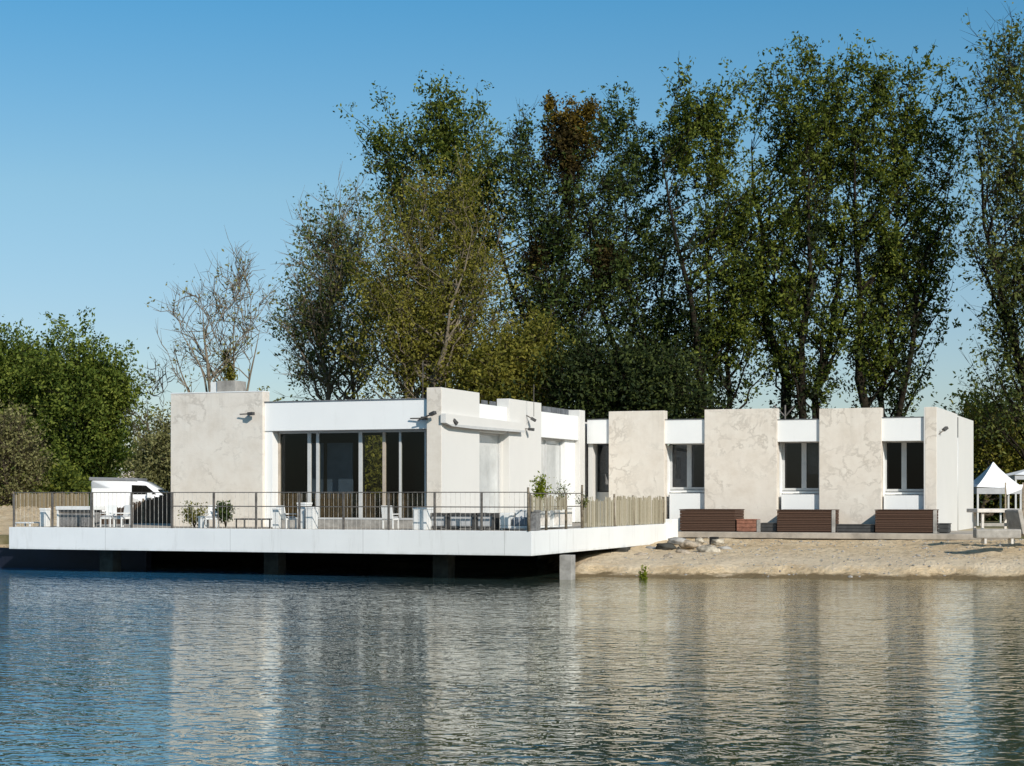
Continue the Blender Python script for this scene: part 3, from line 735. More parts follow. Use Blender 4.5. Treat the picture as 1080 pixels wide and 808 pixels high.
def tree(name, label, cat, px, Y, ells, seed, leaf='dark', bark='bark', limbs=70, twigs=9, lpt=60, lsize=.2, trunk_r=.35, z0=GZ, up=1.0, spread=.3, group=None, top=None, stems=1, leafless=0.0, trunk_top=.8, extra=None, droop=0.0, tw_len=1.6, dscale=.8, core=0):
    rs_ = np.random.default_rng(seed)
    base = np.array(WP(px, Y, z0)); t = thing(name, label, cat, tuple(base), 0, group)
    RTv = np.array([RT[0], RT[1], 0]); FWv = np.array([FW[0], FW[1], 0]); mpp = Y/FX
    E = np.array(ells, float); area = E[:, 2]*E[:, 3]*(E[:, 4] if E.shape[1] > 4 else 1); pr = area/area.sum()
    ztop = ZY((E[:, 1]-E[:, 3]).min(), Y)
    H = ztop-z0; tb = Tubes(); leaves = []; pale = []
    # stems
    stem_paths = []
    cx_top = E[np.argmin(E[:, 1]-E[:, 3]), 0]
    for k in range(stems):
        off = (k-(stems-1)/2)*.12*H/max(1, stems)*1.6
        tip = base+RTv*((cx_top-px)*mpp*.8+off*1.6)+FWv*rs_.normal()*1.0+np.array([0, 0, H*trunk_top*rs_.uniform(.9, 1.0) if k else H*trunk_top])
        m = 9; s = np.linspace(0, 1, m)[:, None]
        P = base*(1-s)+tip*s; P[:, :2] += (rs_.normal(size=(m, 2))*.012*H*np.sin(s*np.pi))
        P[:, 0] += 0
        r = trunk_r*np.clip(1-.97*s[:, 0], .03, 1)**.85*(1 if k == 0 else .7); r[0] *= 1.25
        tb.add(P, r, 8); stem_paths.append((P, r))
    for i in range(limbs):
        k = rs_.choice(len(E), p=pr); cx, cy, rx, ry = E[k, :4]
        q = rs_.normal(size=3); q /= np.linalg.norm(q); q *= rs_.uniform(.25, 1)**(1/2.2)
        X = (cx+q[0]*rx-px)*mpp; zz = ZY(cy-q[1]*ry, Y); D = q[2]*rx*mpp*dscale
        tgt = base+RTv*X+FWv*D; tgt[2] = max(zz, z0+.6)
        P0, r0 = stem_paths[rs_.integers(len(stem_paths))]
        hd = math.hypot(X, D); want = tgt[2]-hd*up*rs_.uniform(.9, 1.5)-H*.06
        f = np.clip((want-z0)/(P0[-1, 2]-z0), .06, .97); j = f*(len(P0)-1); j0 = int(j); fr = j-j0
        st = P0[j0]*(1-fr)+P0[min(j0+1, len(P0)-1)]*fr; rr = (r0[j0]*(1-fr)+r0[min(j0+1, len(P0)-1)]*fr)
        ctl = st*.45+tgt*.55; ctl[2] += (tgt[2]-st[2])*(-.12) ; ctl += rs_.normal(size=3)*.03*H*.3
        s = np.linspace(0, 1, 7)[:, None]; P = (1-s)**2*st+2*s*(1-s)*ctl+s*s*tgt
        P[1:-1] += rs_.normal(size=(5, 3))*.10
        L = np.linalg.norm(tgt-st); r = np.clip(min(rr*.6, .013*L+.03)*(1-.8*s[:, 0]), .012, None)
        tb.add(P, r, 5)
        nt = max(2, int(twigs*rs_.uniform(.6, 1.3)))
        for a in range(nt):
            f = rs_.uniform(.42, 1.0) if a else 1.0; j = f*6; j0 = min(int(j), 5); q0 = P[j0]*(1-(j-j0))+P[j0+1]*(j-j0)
            ax = P[-1]-P[0]; ax = ax/(np.linalg.norm(ax)+1e-6)
            d = ax*.7+rs_.normal(size=3)*.75+np.array([0, 0, .45*up-droop]); d /= np.linalg.norm(d)
            ln = tw_len*rs_.uniform(.5, 1.25); m = 4; s2 = np.linspace(0, 1, m)[:, None]
            Q = q0+d*ln*s2; Q[:, 2] -= droop*.5*ln*s2[:, 0]**2; Q[1:] += rs_.normal(size=(m-1, 3))*.07
            tb.add(Q, np.array([.022, .017, .012, .006])*(1+leafless*.4), 3)
            if leafless > 0:
                for _ in range(3):
                    g0 = Q[rs_.integers(1, 4)]; dd = d+rs_.normal(size=3)*.6+np.array([0, 0, .3]); dd /= np.linalg.norm(dd)
                    tb.add(np.array([g0, g0+dd*ln*.25, g0+dd*ln*.55]), [.012, .009, .004], 3)
            if rs_.uniform() < leafless: continue
            nl = int(lpt*rs_.uniform(.4, 1.5)*ln/tw_len)
            nc = 5; tt = rs_.uniform(.1, 1.1, size=(nc, 1)); cc = Q[0]*(1-tt)+Q[-1]*tt+rs_.normal(size=(nc, 3))*spread*.9
            leaves.append(cc[rs_.integers(0, nc, nl)]+rs_.normal(size=(nl, 3))*spread*.48)
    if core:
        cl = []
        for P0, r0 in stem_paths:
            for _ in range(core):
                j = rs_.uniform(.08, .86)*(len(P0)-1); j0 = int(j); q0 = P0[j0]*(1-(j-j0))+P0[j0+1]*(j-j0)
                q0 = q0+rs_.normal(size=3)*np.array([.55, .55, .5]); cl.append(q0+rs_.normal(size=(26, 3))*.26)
        leaf_mesh('ivy', np.concatenate(cl), lsize, rs_, t, LF['core'])  # ivy round the stems, the crown's inner shade put into its colour
    tb.obj('trunk', M[bark], t)
    lv = np.concatenate(leaves); cr = leaf_mesh('crown', lv, lsize, rs_, t, LF[leaf], np.array([0, 0, .25-droop]))
    if extra:
        for (ex, nm_, lf_) in extra:
            pp = []
            for (cx, cy, rx, ry, n) in ex:
                g2 = rs_.normal(size=(n, 3)); g2 /= np.linalg.norm(g2, axis=1, keepdims=True); g2 *= rs_.uniform(0, 1, size=(n, 1))**.7*(1+.5*np.sin(g2[:, :1]*7+cx)*np.cos(g2[:, 1:2]*6))+rs_.normal(size=(n, 3))*.16
                pp.append(base+RTv*(((cx-px)*mpp+g2[:, :1]*rx*mpp))+FWv*(g2[:, 2:3]*rx*mpp)+np.array([0, 0, 1])*((ZY(cy, Y)-z0)+g2[:, 1:2]*ry*mpp))
            leaf_mesh(nm_, np.concatenate(pp), lsize*.9, rs_, t, LF[lf_])
    TREES.append((t, len(lv))); return t

G1 = 'tall poplars behind the pavilion'
tree('poplar_tree', 'thin grey green tree with see through crown, first beside the open sky at left', 'tree', 352, 90,
     [(335,300,34,60), (362,250,34,45), (330,370,32,50), (375,330,40,70), (318,285,16,30), (312,350,20,45)], 21, 'teal', 'barkp', 84, 10, 26, .20, .24, group=G1, up=.9, spread=.34, stems=2, leafless=.22)
tree('poplar_tree', 'dark green poplar rising behind the golden olive tree', 'tree', 455, 96,
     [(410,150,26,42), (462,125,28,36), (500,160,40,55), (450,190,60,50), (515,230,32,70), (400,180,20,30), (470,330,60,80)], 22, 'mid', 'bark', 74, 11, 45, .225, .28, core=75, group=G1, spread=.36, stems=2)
tree('olive_tree', 'broad golden olive tree with pale branches above the front block', 'tree', 430, 84,
     [(455,250,58,62), (425,330,52,60), (500,300,48,62), (468,205,34,34), (520,370,44,45), (400,380,45,35), (545,385,28,30), (395,280,25,45)], 23, 'olive', 'barkp', 110, 11, 42, .175, .28, up=.85, spread=.38, stems=3, tw_len=1.7)
tree('poplar_tree', 'dark poplar carrying a rusty gold ivy clump near its top', 'tree', 610, 92,
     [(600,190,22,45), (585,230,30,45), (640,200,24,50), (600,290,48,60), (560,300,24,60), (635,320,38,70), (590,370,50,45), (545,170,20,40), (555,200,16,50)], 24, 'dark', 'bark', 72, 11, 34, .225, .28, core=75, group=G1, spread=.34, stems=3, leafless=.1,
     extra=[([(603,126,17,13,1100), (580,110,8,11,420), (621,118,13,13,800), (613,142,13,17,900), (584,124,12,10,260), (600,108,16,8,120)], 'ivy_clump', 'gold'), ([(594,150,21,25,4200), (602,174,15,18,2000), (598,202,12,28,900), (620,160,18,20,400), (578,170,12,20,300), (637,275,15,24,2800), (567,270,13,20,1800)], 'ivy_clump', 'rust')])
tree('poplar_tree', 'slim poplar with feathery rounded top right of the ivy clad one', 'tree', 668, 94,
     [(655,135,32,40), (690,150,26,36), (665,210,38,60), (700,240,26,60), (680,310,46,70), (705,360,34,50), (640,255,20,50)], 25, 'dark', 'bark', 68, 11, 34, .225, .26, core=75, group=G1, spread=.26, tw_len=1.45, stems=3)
tree('poplar_tree', 'dense poplar in the middle of the right hand group', 'tree', 762, 92,
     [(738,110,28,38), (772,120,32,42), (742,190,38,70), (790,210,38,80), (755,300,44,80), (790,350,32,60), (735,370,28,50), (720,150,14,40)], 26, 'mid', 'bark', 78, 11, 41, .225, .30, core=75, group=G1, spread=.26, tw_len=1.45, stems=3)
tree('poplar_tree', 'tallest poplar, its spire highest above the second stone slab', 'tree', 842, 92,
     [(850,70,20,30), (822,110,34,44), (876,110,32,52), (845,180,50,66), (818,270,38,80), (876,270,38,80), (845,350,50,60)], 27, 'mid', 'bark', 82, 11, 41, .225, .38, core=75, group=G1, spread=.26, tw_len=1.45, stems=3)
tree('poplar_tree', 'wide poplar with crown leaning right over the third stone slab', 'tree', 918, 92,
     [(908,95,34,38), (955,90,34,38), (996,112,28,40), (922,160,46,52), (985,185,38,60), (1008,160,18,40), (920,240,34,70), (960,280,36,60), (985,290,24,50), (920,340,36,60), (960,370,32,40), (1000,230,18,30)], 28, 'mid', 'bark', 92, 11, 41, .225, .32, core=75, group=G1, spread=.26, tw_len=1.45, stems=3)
tree('poplar_tree', 'sparse bare branched tree cut by the right edge of the photo', 'tree', 1108, 88,
     [(1055,70,22,40), (1080,110,32,70), (1050,160,18,40), (1075,210,40,60), (1040,240,22,26), (1060,300,24,60), (1085,330,40,70), (1055,385,26,40), (1040,425,14,18)], 29, 'teal', 'bark', 90, 8, 34, .24, .24, group=G1, spread=.36, stems=2, leafless=.18, up=.7)
tree('hedge_tree', 'dense dark low tree filling the gap above the wing roof at left', 'tree', 655, 80,
     [(640,408,40,30), (605,412,30,26), (700,412,34,28), (672,390,24,24), (625,385,18,18), (725,418,16,22)], 31, 'shade', 'bark', 70, 10, 44, .22, .22, up=.4, spread=.42, trunk_top=.6)
tree('hedge_tree', 'olive coloured bushy tree behind the golden one and the roof screen', 'tree', 548, 82,
     [(545,400,38,34), (510,410,40,26), (560,370,24,26)], 32, 'olive', 'barkm', 60, 9, 50, .22, .18, up=.5, spread=.4, trunk_top=.6)
tree('round_tree', 'big lush green tree at the left edge of the photo', 'tree', 25, 96,
     [(20,410,50,60), (55,400,42,44), (10,385,30,36), (60,450,45,45), (-30,420,40,60), (30,455,60,50)], 33, 'lush', 'bark', 90, 12, 62, .22, .40, up=.5, spread=.36, tw_len=1.9, trunk_top=.7, core=60)
tree('round_tree', 'lush green tree with ragged right side beside the bare one', 'tree', 98, 92,
     [(95,408,30,32), (80,400,30,32), (110,425,20,26), (82,455,44,46), (115,395,10,18), (98,475,30,32)], 34, 'lush', 'bark', 76, 12, 58, .22, .36, up=.5, spread=.34, tw_len=1.9, trunk_top=.7, core=60)
tree('dry_shrub', 'grey olive twiggy shrub at the far left edge', 'shrub', 12, 84,
     [(12,480,26,40), (22,500,26,30), (-15,490,30,40)], 35, 'dry', 'barkm', 70, 9, 34, .16, .12, up=.6, spread=.28, trunk_top=.5, leafless=.25, tw_len=1.0)
tree('bare_tree', 'nearly leafless tree with pale branches behind the chimney', 'tree', 236, 80,
     [(205,335,26,38), (258,320,22,44), (225,330,20,45), (250,295,14,25), (270,345,14,30), (190,375,16,24)], 36, 'sparse', 'barkp', 34, 6, 9, .17, .20, up=1.3, spread=.25, stems=3, leafless=.45, tw_len=1.3,
     extra=[([(242,395,8,18,700), (238,375,5,10,200)], 'ivy_clump', 'olive')])
tree('bare_tree', 'brown half bare tree between the lush trees and the pavilion', 'tree', 163, 82,
     [(168,440,18,34), (155,470,18,28), (175,480,12,28), (164,405,14,22)], 37, 'dry', 'barkm', 16, 6, 8, .17, .10, up=.9, spread=.28, stems=2, leafless=.72, tw_len=1.0)
tree('dry_shrub', 'brown olive bush directly left of the first stone slab', 'shrub', 170, 72,
     [(170,490,12,26), (158,503,12,12), (174,458,6,20)], 38, 'dry', 'barkm', 60, 8, 34, .16, .10, up=.6, spread=.25, trunk_top=.5, tw_len=.9)
tree('hedge_tree', 'dark bushy tree behind the tents at right', 'tree', 1050, 96,
     [(1050,450,30,36), (1080,460,35,40), (1040,480,40,36), (1095,480,40,45), (1010,490,30,30)], 39, 'dark', 'bark', 90, 9, 60, .25, .22, up=.4, spread=.45, trunk_top=.6)
tree('hedge_tree', 'brownish olive bush between the right end wall and the tents', 'tree', 1035, 90,
     [(1038,460,16,24), (1060,480,20,26), (1075,500,25,22)], 40, 'olive', 'barkm', 40, 8, 36, .22, .16, up=.5, spread=.4, trunk_top=.6)
# bushes behind the glazed room, seen through it
tree('garden_bush', 'green bush standing behind the glazed front room', 'shrub', 306, 79,
     [(305,480,34,48), (285,500,30,36)], 41, 'olive', 'barkm', 60, 8, 50, .2, .12, up=.5, spread=.32, trunk_top=.6, tw_len=1.0)
tree('garden_bush', 'olive bush behind the right hand glazed doors', 'shrub', 395, 79,
     [(392,480,34,48), (375,500,30,36)], 42, 'olive', 'barkm', 60, 8, 50, .2, .12, up=.5, spread=.32, trunk_top=.6, tw_len=1.0)

# far belt of trees beyond everything
n = 90000; uu = rng.uniform(-260, 260, n); base_ = rng.uniform(0, 1, n)**.8
hh = 6.5+2.2*np.sin(uu*.13)+1.6*np.sin(uu*.37+1)+1.0*np.sin(uu*1.1)
pos = np.stack([uu*RT[0]-40*0+CAM[0]+FW[0]*190, uu*RT[1]+CAM[1]+FW[1]*190, GZ+base_*hh], 1)+rng.normal(size=(n, 3))*np.array([1.2, 3, .4])
o = leaf_mesh('far_woodland', pos, .8, rng, None, LF['dark']); o['kind'] = 'stuff'; o['label'] = 'far dark belt of woodland behind the gardens'
n = 26000; px_ = rng.uniform(-60, 100, n); Yv = 86+rng.normal(size=n)*1.2
X = (px_-540)/FX*Yv; h_ = rng.uniform(0, 1, n)*(2.4+.5*np.sin(px_*.12))
pos = np.stack([CAM[0]+X*RT[0]+Yv*FW[0], CAM[1]+X*RT[1]+Yv*FW[1], GZ+h_], 1)+rng.normal(size=(n, 3))*.15
o = leaf_mesh('leafy_hedge', pos, .22, rng, None, LF['mid']); tag(o, 'low leafy hedge under the lush trees behind the reed fence', 'hedge')
n = 26000; px_ = rng.uniform(1000, 1180, n); Yv = 92+rng.normal(size=n)*1.0
X = (px_-540)/FX*Yv; h_ = rng.uniform(0, 1, n)*(2.6+.4*np.sin(px_*.12))
pos = np.stack([CAM[0]+X*RT[0]+Yv*FW[0], CAM[1]+X*RT[1]+Yv*FW[1], GZ+h_], 1)+rng.normal(size=(n, 3))*.15
o = leaf_mesh('leafy_hedge', pos, .22, rng, None, LF['dark']); tag(o, 'dark hedge behind the white pagoda tents', 'hedge')
# terrace plants
def small_plant(name, label, p, h, r, n, leaf, seed, size=.09, stems=8, cat='plant'):
    rs_ = np.random.default_rng(seed); t = thing(name, label, cat, p); tb = Tubes(); L = []
    for k in range(stems):
        a = rs_.uniform(0, 2*np.pi); q = np.array([math.cos(a)*r*rs_.uniform(.2, 1), math.sin(a)*r*rs_.uniform(.2, 1), h*rs_.uniform(.6, 1.05)])
        s = np.linspace(0, 1, 5)[:, None]; P = np.array(p)+q*s*np.array([1, 1, 1])+np.array([1, 1, 0])*q*(s**2-s)*.4
        tb.add(P, np.linspace(.012, .004, 5), 4)
        tt = rs_.uniform(.35, 1.05, n//stems); L.append(np.array(p)+q*tt[:, None]+rs_.normal(size=(len(tt), 3))*r*.22)
    tb.obj('stems', M['barkm'], t); leaf_mesh('leaves', np.concatenate(L), size, rs_, t, LF[leaf]); return t
v = 3.0; small_plant('climbing_plant', 'bright yellow green climber above the corner cabinets', (-.6, 2.2, DT+.55), 1.02, .32, 900, 'bright', 5, .085, 9)
small_plant('potted_plant', 'small dark leaved plant beside the bright climber', (-.5, 3.9, DT+.6), .85, .35, 240, 'mid', 6, .07, 8)
small_plant('dry_plant', 'dry yellowish shrub in front of the left stone slab', (U(205, 1.2), 1.2, DT+.01), .72, .42, 800, 'olive', 7, .08, 14)
small_plant('agave_plant', 'dark spiky plant right of the white chair by the left slab', (U(238, 1.2), 1.2, DT+.01), .75, .30, 700, 'dark', 8, .11, 14)
pg_ = V(613, -.1); small_plant('climbing_plant', 'sprig of leaves tied to the tall driftwood post', (-.12, pg_+.2, DT+.55), .5, .25, 220, 'mid', 9, .06, 7)
pb = WP(679, 50.3); small_plant('bank_weed', 'yellow green weed tuft at the water edge under the terrace end', (pb.x, pb.y, bank_z(pb.x, pb.y)-.02), .55, .16, 420, 'bright', 10, .07, 12)

# ------------------------------------------------------------------ fences, van, house behind the left end
def fence_px(pa, Ya, pb_, Yb, z0, z1, mat, name, label, seed, gap=.02, slope=0):
    rr = random.Random(seed); A, B = WP(pa, Ya), WP(pb_, Yb); L = (B-A).length; d = (B-A)/L; ang = math.atan2(d.y, d.x)
    t = thing(name, label, 'fence', tuple(A+(B-A)/2)[:2]+(z0,)); mb = MB(); x = 0
    while x < L:
        w = rr.uniform(.03, .07); top = z1+slope*(x/L)+rr.uniform(-.06, .06)
        mb.box(x, x+w, -.02+rr.uniform(-.02, .02), .02, z0, top, 0, Matrix.Translation(A) @ Matrix.Rotation(ang, 4, 'Z')); x += w+rr.uniform(0, gap)
    mb.obj('brushwood', mat, t)
    k = 0
    while k <= L:
        p = A+d*k; MB().tube([(p.x, p.y, z0), (p.x, p.y, z1+slope*(k/L)+.08)], .04, 6).obj('post', M['drift'], t); k += 2.2
    return t
bm_ = bmesh.new(); rows_ = []
for iy, Yq in enumerate(np.linspace(60.5, 84, 24)):
    rows_.append([bm_.verts.new((*WP(pq, Yq)[:2], GZ-.02+.80*min(1, max(0, (Yq-61)/15))*min(1, max(0, (96-pq)/9))*(1+.10*math.sin(pq*.2+Yq)+.05*math.sin(pq*.6-Yq*2)))) for pq in np.arange(-260, 100, 3.0)])
for a_, c_ in zip(rows_, rows_[1:]):
    for k in range(len(a_)-1): bm_.faces.new((a_[k], a_[k+1], c_[k+1], c_[k]))
me = bpy.data.meshes.new('sand_slope'); bm_.to_mesh(me); bm_.free(); o = link('sand_slope', me, M['sand'], None, True); o['kind'] = 'structure'
fence_px(14, 78, 92, 78, GZ+.6, ZY(520.5, 78), M['reedd'], 'brushwood_fence', 'tan reed fence behind the left end of the terrace', 1, .015)
fence_px(106, 64, 181, 62, GZ, ZY(541, 64), M['brush'], 'brushwood_fence', 'dark brown brushwood fence rising towards the left stone slab', 2, .02, .75)
def van():
    Y = 67; s = Y/FX
    org = WP(96, Y, GZ); t = thing('white_van', 'white van with grey roof awning parked behind the brushwood fence', 'van', tuple(org), math.atan2(RT[1], RT[0]))
    L = lambda o: local(o, t)
    zt = ZY(505.5, Y)-GZ; ln = 3.8
    prof = [(.0, .35), (ln, .35), (ln, .95), (ln-.1, 1.15), (2.95, zt-.78), (2.52, zt-.40), (2.0, zt-.10), (1.5, zt-.02), (1.1, zt), (.06, zt), (0, zt-.08)]
    mb = MB(); mb.poly_prism(prof, 0, 1.75); bmesh.ops.bevel(mb.bm, geom=list(mb.bm.edges), offset=.035, segments=2, affect='EDGES'); L(mb.obj('body', M['paint_w'], t, True))
    x0 = (139-96)*s
    L(MB().poly_prism([(x0, zt-.58), (x0+.95, zt-.58), (x0+.55, zt-.24), (x0, zt-.22)], -.012, .0).obj('side_window', M['glassd'], t))
    L(MB().poly_prism([(2.93, zt-.80), (2.52, zt-.42), (2.56, zt-.39), (2.97, zt-.77)], .12, 1.63).obj('windscreen', M['glassd'], t))
    L(MB().box(x0+.62, x0+.80, -.2, -.02, zt-.72, zt-.5, .03).obj('mirror', M['paint_w'], t))
    L(MB().box(-.12, 1.75, -.02, 1.8, zt-.05, zt+.08, .03, Matrix.Rotation(R(1.2), 4, 'Y')).obj('roof_awning', M['grey_rack'], t))
    L(MB().box(.05, x0-.1, -.01, -.002, .45, zt-.35).obj('side_panel', M['paint_w'], t))
    for x in (.75, ln-.8):
        w = L(MB().tube([(x, -.03, .33), (x, .2, .33)], .33, 20).obj('wheel', M['rubber'], t)); r_ = MB().tube([(x, -.04, .33), (x, .0, .33)], .2, 16).obj('rim', M['frame'], w)
van()
hs = thing('garden_house', 'small house with pale gabled roof half hidden behind the van', 'house', tuple(WP(148, 110, GZ)))
A = WP(141, 110); zr = ZY(489, 110); z1 = ZY(505, 110)
mt = Matrix.Translation(WP(141, 110)) @ Matrix.Rotation(math.atan2(RT[1], RT[0]), 4, 'Z')
mb = MB(); mb.box(-.9, 2.6, 0, 4, GZ, z1, 0, mt); mb.obj('wall', M['wall_b'], hs)
mb = MB(); mb.poly_prism([(-1.1, z1+.02), (2.9, z1+.02), (.7, zr)], -.2, 4.2)
for v_ in mb.bm.verts: v_.co = mt @ v_.co
mb.obj('roof', M['tile'], hs)
mb = MB(); mb.box(.5, 1.2, -.03, -.003, GZ+1, GZ+1.9, 0, mt); mb.obj('window', M['dark'], hs)

# ------------------------------------------------------------------ tents, table, lounge chair at right
def tent(px0, px1, Y, py_apex, py_eave, py_val, label, frac=.5):
    c = WP((px0+px1)/2, Y, GZ); w = (px1-px0)*Y/FX/2; ze, za, zv = ZY(py_eave, Y)-GZ, ZY(py_apex, Y)-GZ, ZY(py_val, Y)-GZ
    t = thing('pagoda_tent', label, 'tent', tuple(c), math.atan2(RT[1], RT[0]), 'white pagoda tents'); L = lambda o: local(o, t)
    bm = bmesh.new(); n = 6; rings = []
    for k in range(n+1):
        f = k/n; rr = w*(1-f)**1.12+.02; zz = ze+(za-ze)*(f**1.10)
        ring = []
        for sx, sy in ((-1,-1), (0,-1), (1,-1), (1,0), (1,1), (0,1), (-1,1), (-1,0)): ring.append(bm.verts.new((sx*rr, sy*rr, zz-(.05 if sx*sy == 0 else 0)*(1-f))))
        rings.append(ring)
    for a, b_ in zip(rings, rings[1:]):
        for k in range(8): bm.faces.new((a[k], a[(k+1)%8], b_[(k+1)%8], b_[k]))
    me = bpy.data.meshes.new('canopy'); bm.to_mesh(me); bm.free(); L(link('canopy', me, M['tent'], t))
    mb = MB()
    for (x0, x1, y0, y1) in ((-w, w, -w, -w+.02), (-w, w, w-.02, w), (-w, -w+.02, -w+.021, w-.021), (w-.02, w, -w+.021, w-.021)): mb.box(x0, x1, y0, y1, zv, ze-.05)
    L(mb.obj('valance', M['valance'], t))
    for x in (-w+.05, w-.05):
        for y in (-w+.05, w-.05): L(MB().box(x-.04, x+.04, y-.04, y+.04, 0, ze-.05).obj('pole', M['frame'], t))  # the legs' shade is put into their grey colour
    return t
tent(1024, 1071, 78, 487.5, 513.5, 521, 'nearest white pointed tent right of the end wall')
tent(1062, 1120, 84, 492, 501, 506, 'white pointed tent cut by the right edge')
sl_ = thing('sun_sail', 'small square white cloth hung between two poles under the tents', 'sun sail', tuple(WP(1066, 70, GZ)), math.atan2(RT[1], RT[0]))
local(MB().poly_prism([(-.15, ZY(522, 70)-GZ), (.45, ZY(516, 70)-GZ), (.5, ZY(511, 70)-GZ), (-.2, ZY(512, 70)-GZ)], -.01, .01).obj('cloth', M['tent'], sl_), sl_)
for x in (-.2, .5): local(MB().tube([(x, .03, 0), (x, .03, ZY(509, 70)-GZ)], .03, 6).obj('pole', M['rope'], sl_), sl_)
# dining table
def tablo(px0, px1, Y, pyt, pyb, label, bench=False):
    c = WP((px0+px1)/2, Y, 0); zb = ZY(pyb, Y); w = (px1-px0)*Y/FX/2; zt = ZY(pyt, Y)
    t = thing('garden_table', label, 'table', (c.x, c.y, zb), math.atan2(RT[1], RT[0])+.12); L = lambda o: local(o, t); h = zt-zb
    L(MB().box(-w, w, -.45, .45, h-.12, h, .02).obj('tabletop', M['table_w'], t))
    for x in (-w+.18, w-.22):
        for y in (-.36, .28): L(MB().box(x, x+.08, y, y+.08, 0, h-.122, .008).obj('leg', M['table_w'], t))
    L(MB().box(-w+.26, w-.22, -.04, .04, h*.35, h*.35+.10).obj('stretcher', M['conc'], t))
tablo(1024, 1071, 55, 536.5, 565, 'pale wooden table on the sand beside the end wall')
def bench(px0, px1, Y, pyt, pyb, label):
    c = WP((px0+px1)/2, Y, 0); zb = ZY(pyb, Y); w = (px1-px0)*Y/FX/2; h = ZY(pyt, Y)-zb
    t = thing('garden_bench', label, 'bench', (c.x, c.y, zb), math.atan2(RT[1], RT[0])-.05); L = lambda o: local(o, t)
    L(MB().box(-w, w, -.25, .25, h-.28, h, .05).obj('seat', M['taupe'], t))
    for x in (-w+.25, w-.3): 
        for y in (-.22, .16): L(MB().box(x, x+.07, y, y+.07, 0, h-.28, .006).obj('leg', M['table_w'], t))
bench(1028, 1075, 52.5, 558, 573.5, 'grey padded bench in front of the pale table')
def lounge(px, Y, label):
    c = WP(px, Y, 0); zb = ZY(573, Y); t = thing('lounge_armchair', label, 'armchair', (c.x, c.y, zb), math.atan2(RT[1], RT[0])+.35); L = lambda o: local(o, t)
    mt = Matrix.Translation((-.35, -.05, .35)) @ Matrix.Rotation(R(-14), 4, 'Y')
    L(MB().box(-.10, .06, -.35, .35, -.05, .72, .04, mt).obj('backrest', M['taupe'], t))
    L(MB().box(-.35, .45, -.38, .38, .22, .40, .05).obj('seat', M['taupe'], t))
    for x in (-.28, .36):
        for y in (-.34, .28): L(MB().box(x, x+.05, y, y+.05, 0, .22).obj('leg', M['furn_w'], t))
lounge(1083, 53.6, 'grey lounge chair with reclined back cut by the right edge')

# scattered pebbles and litter on the bank
rp = np.random.default_rng(77); bm = bmesh.new()
for _ in range(900):
    u = rp.uniform(1, 22); v = rp.uniform(shore_v(u)+.1, 14.2); rr = rp.uniform(.015, .05)*(1.6 if rp.uniform() < .06 else 1)
    q = bmesh.ops.create_icosphere(bm, subdivisions=1, radius=rr)['verts']; k = rp.uniform(.6, 1.3, 3)
    for w_ in q: w_.co = Vector((w_.co.x*k[0]+u, w_.co.y*k[1]+v, w_.co.z*k[2]*.6+bank_z(u, v)+rr*.2))
me = bpy.data.meshes.new('shore_pebbles'); bm.to_mesh(me); bm.free(); o = link('shore_pebbles', me, M['conc']); o['kind'] = 'stuff'; o['label'] = 'small pebbles and litter scattered over the sandy bank'
# rocks and broken concrete at the end of the paving
def rock(px, Y, pyc, rx, rz, seed, label, m='conc'):
    c = WP(px, Y, ZY(pyc, Y)); bm = bmesh.new(); bmesh.ops.create_icosphere(bm, subdivisions=3, radius=1); rr = random.Random(seed); k = [rr.uniform(2, 5) for _ in range(6)]
    for v_ in bm.verts:
        p = v_.co.copy(); d = 1+.16*math.sin(p.x*k[0]+k[3])*math.cos(p.y*k[1])+.10*math.sin(p.z*k[2]*1.6+p.x*3)+.05*math.sin(p.x*13+p.y*11)
        v_.co = Vector((p.x*rx*d, p.y*rx*.8*d, p.z*rz*d))
    me = bpy.data.meshes.new('rock'); bm.to_mesh(me); bm.free(); o = link('rock', me, M[m], None, True); o.location = c; tag(o, label, 'rock', None); return o
rock(748, 56, 583, .42, .24, 1, 'large pale boulder below the paving edge', 'rockp')
rock(726, 57, 574.5, .30, .15, 2, 'brownish stone right of the terrace corner', 'rope')
rock(690, 57, 581, .30, .16, 3, 'darker stone tucked under the terrace end', 'conc')
rock(721, 55.5, 584, .28, .14, 4, 'small brown stone left of the large boulder', 'rope')
rock(757, 57.5, 572, .20, .12, 5, 'small pale stone right of the drain opening', 'rockp')
rock(706, 54.5, 588, .22, .10, 6, 'flat stone lowest in the heap', 'rope')
rock(738, 58, 571, .18, .12, 7, 'small pale stone left of the drain opening', 'rockp')
for k_, (px_, Y_, py_, a_, b_, lb) in enumerate(((715, 57.2, 571, .35, .13, 'broken flat slab directly under the paving corner'), (735, 57.6, 577, .22, .13, 'brown rubble stone left of the large boulder, upper one'), (702, 56.5, 577, .30, .15, 'grey rubble stone at the shaded terrace end'), (764, 56.8, 579, .24, .10, 'flat stone right of the large boulder'), (676, 55.5, 586, .28, .09, 'half buried stone in the shade of the terrace'), (742, 54.6, 592, .18, .08, 'small stone lying lowest below the large boulder'))):
    rock(px_, Y_, py_, a_, b_, 11+k_, lb, ('conc', 'rope', 'concd')[k_ % 3])
dr = MB().box(0, .24, 0, .35, 0, .26, .01, Matrix.Translation(WP(748, 58.2, ZY(574.5, 58.2)))).obj('drain_pipe', M['black']); tag(dr, 'square dark drain opening among the pale stones', 'drain')

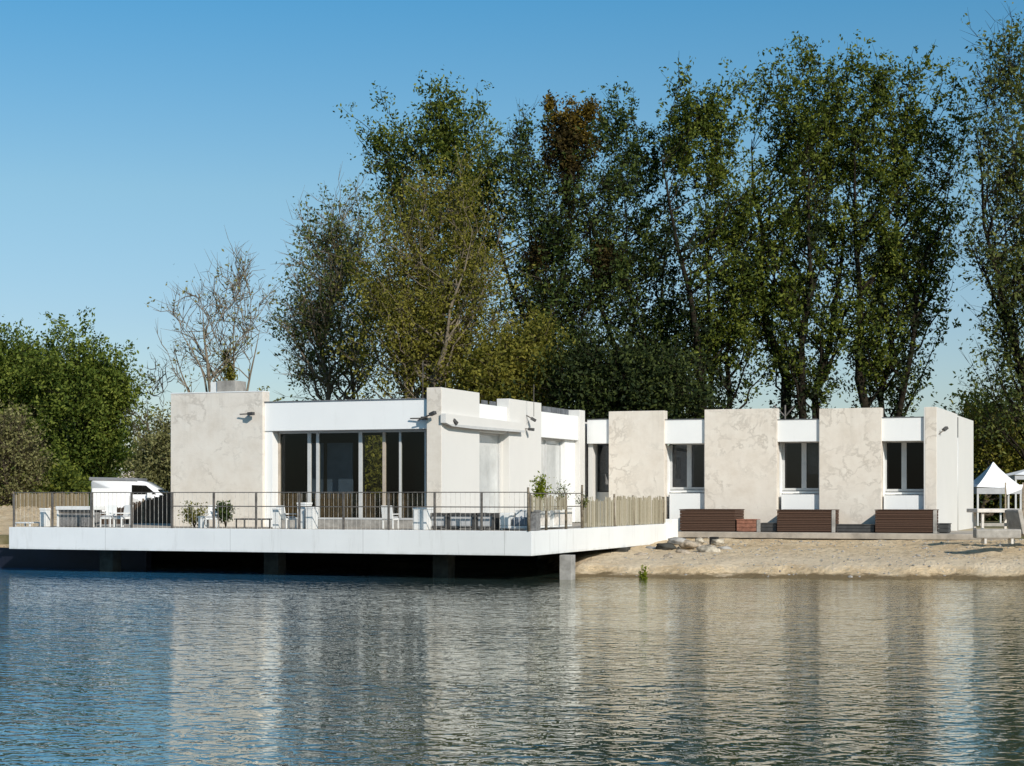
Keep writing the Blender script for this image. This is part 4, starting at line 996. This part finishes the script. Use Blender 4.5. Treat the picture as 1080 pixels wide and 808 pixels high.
# ------------------------------------------------------------------ light, sky, camera
SUN_AZ, SUN_EL = 52, 30
ts = Vector((math.sin(R(SUN_AZ))*math.cos(R(SUN_EL)), -math.cos(R(SUN_AZ))*math.cos(R(SUN_EL)), math.sin(R(SUN_EL))))
sd = bpy.data.lights.new('sun', 'SUN'); sd.energy = 4.8; sd.angle = R(.5); sd.color = (1.0, .935, .85)
so = bpy.data.objects.new('sun', sd); COL.objects.link(so); so.rotation_euler = ts.to_track_quat('Z', 'Y').to_euler(); so.location = (40, -60, 60)
w = bpy.data.worlds.new('World'); sc.world = w; w.use_nodes = True; nt = w.node_tree; nt.nodes.clear()
sky = nt.nodes.new('ShaderNodeTexSky'); sky.sky_type = 'NISHITA'; sky.sun_disc = False; sky.sun_elevation = R(SUN_EL)
sky.sun_rotation = math.atan2(ts.x, ts.y); sky.air_density = 1.0; sky.dust_density = .6; sky.ozone_density = 1.6
bg = nt.nodes.new('ShaderNodeBackground'); bg.inputs[1].default_value = .105; ow = nt.nodes.new('ShaderNodeOutputWorld')
tcw = nt.nodes.new('ShaderNodeTexCoord'); spw = nt.nodes.new('ShaderNodeSeparateXYZ'); nt.links.new(tcw.outputs['Generated'], spw.inputs[0])
rpw = nt.nodes.new('ShaderNodeValToRGB'); e = rpw.color_ramp.elements
while len(e) < 5: e.new(.5)
for k, (p, c) in enumerate(((0, (.80, .84, .97)), (.10, (.74, .85, .95)), (.17, (.74, .95, .97)), (.28, (.39, .92, 1.09)), (1, (.62, .95, 1.02)))): e[k].position = p; e[k].color = (*c, 1)
nt.links.new(spw.outputs['Z'], rpw.inputs[0]); mxw = nt.nodes.new('ShaderNodeMix'); mxw.data_type = 'RGBA'; mxw.blend_type = 'MULTIPLY'; mxw.inputs[0].default_value = 1
nt.links.new(sky.outputs[0], mxw.inputs[6]); nt.links.new(rpw.outputs[0], mxw.inputs[7]); nt.links.new(mxw.outputs[2], bg.inputs[0]); nt.links.new(bg.outputs[0], ow.inputs[0])
cd = bpy.data.cameras.new('camera'); cam = bpy.data.objects.new('camera', cd); COL.objects.link(cam); sc.camera = cam
cam.location = CAM; cam.rotation_euler = (R(90), 0, math.atan2(-FW[0], FW[1]))
cd.sensor_width = 36; cd.lens = FX/1080*36; cd.shift_y = (HY-404)/1080; cd.clip_end = 3000; cd.clip_start = .1
sc.view_settings.view_transform = 'Standard'; sc.view_settings.look = 'None'; sc.view_settings.exposure = 0
sc.cycles.max_bounces = 8; sc.cycles.transparent_max_bounces = 16; sc.cycles.diffuse_bounces = 3; sc.cycles.glossy_bounces = 4
sc.cycles.use_denoising = True; sc.cycles.caustics_reflective = False; sc.cycles.caustics_refractive = False
print('leaves', [n_ for _, n_ in TREES], sum(n_ for _, n_ in TREES))
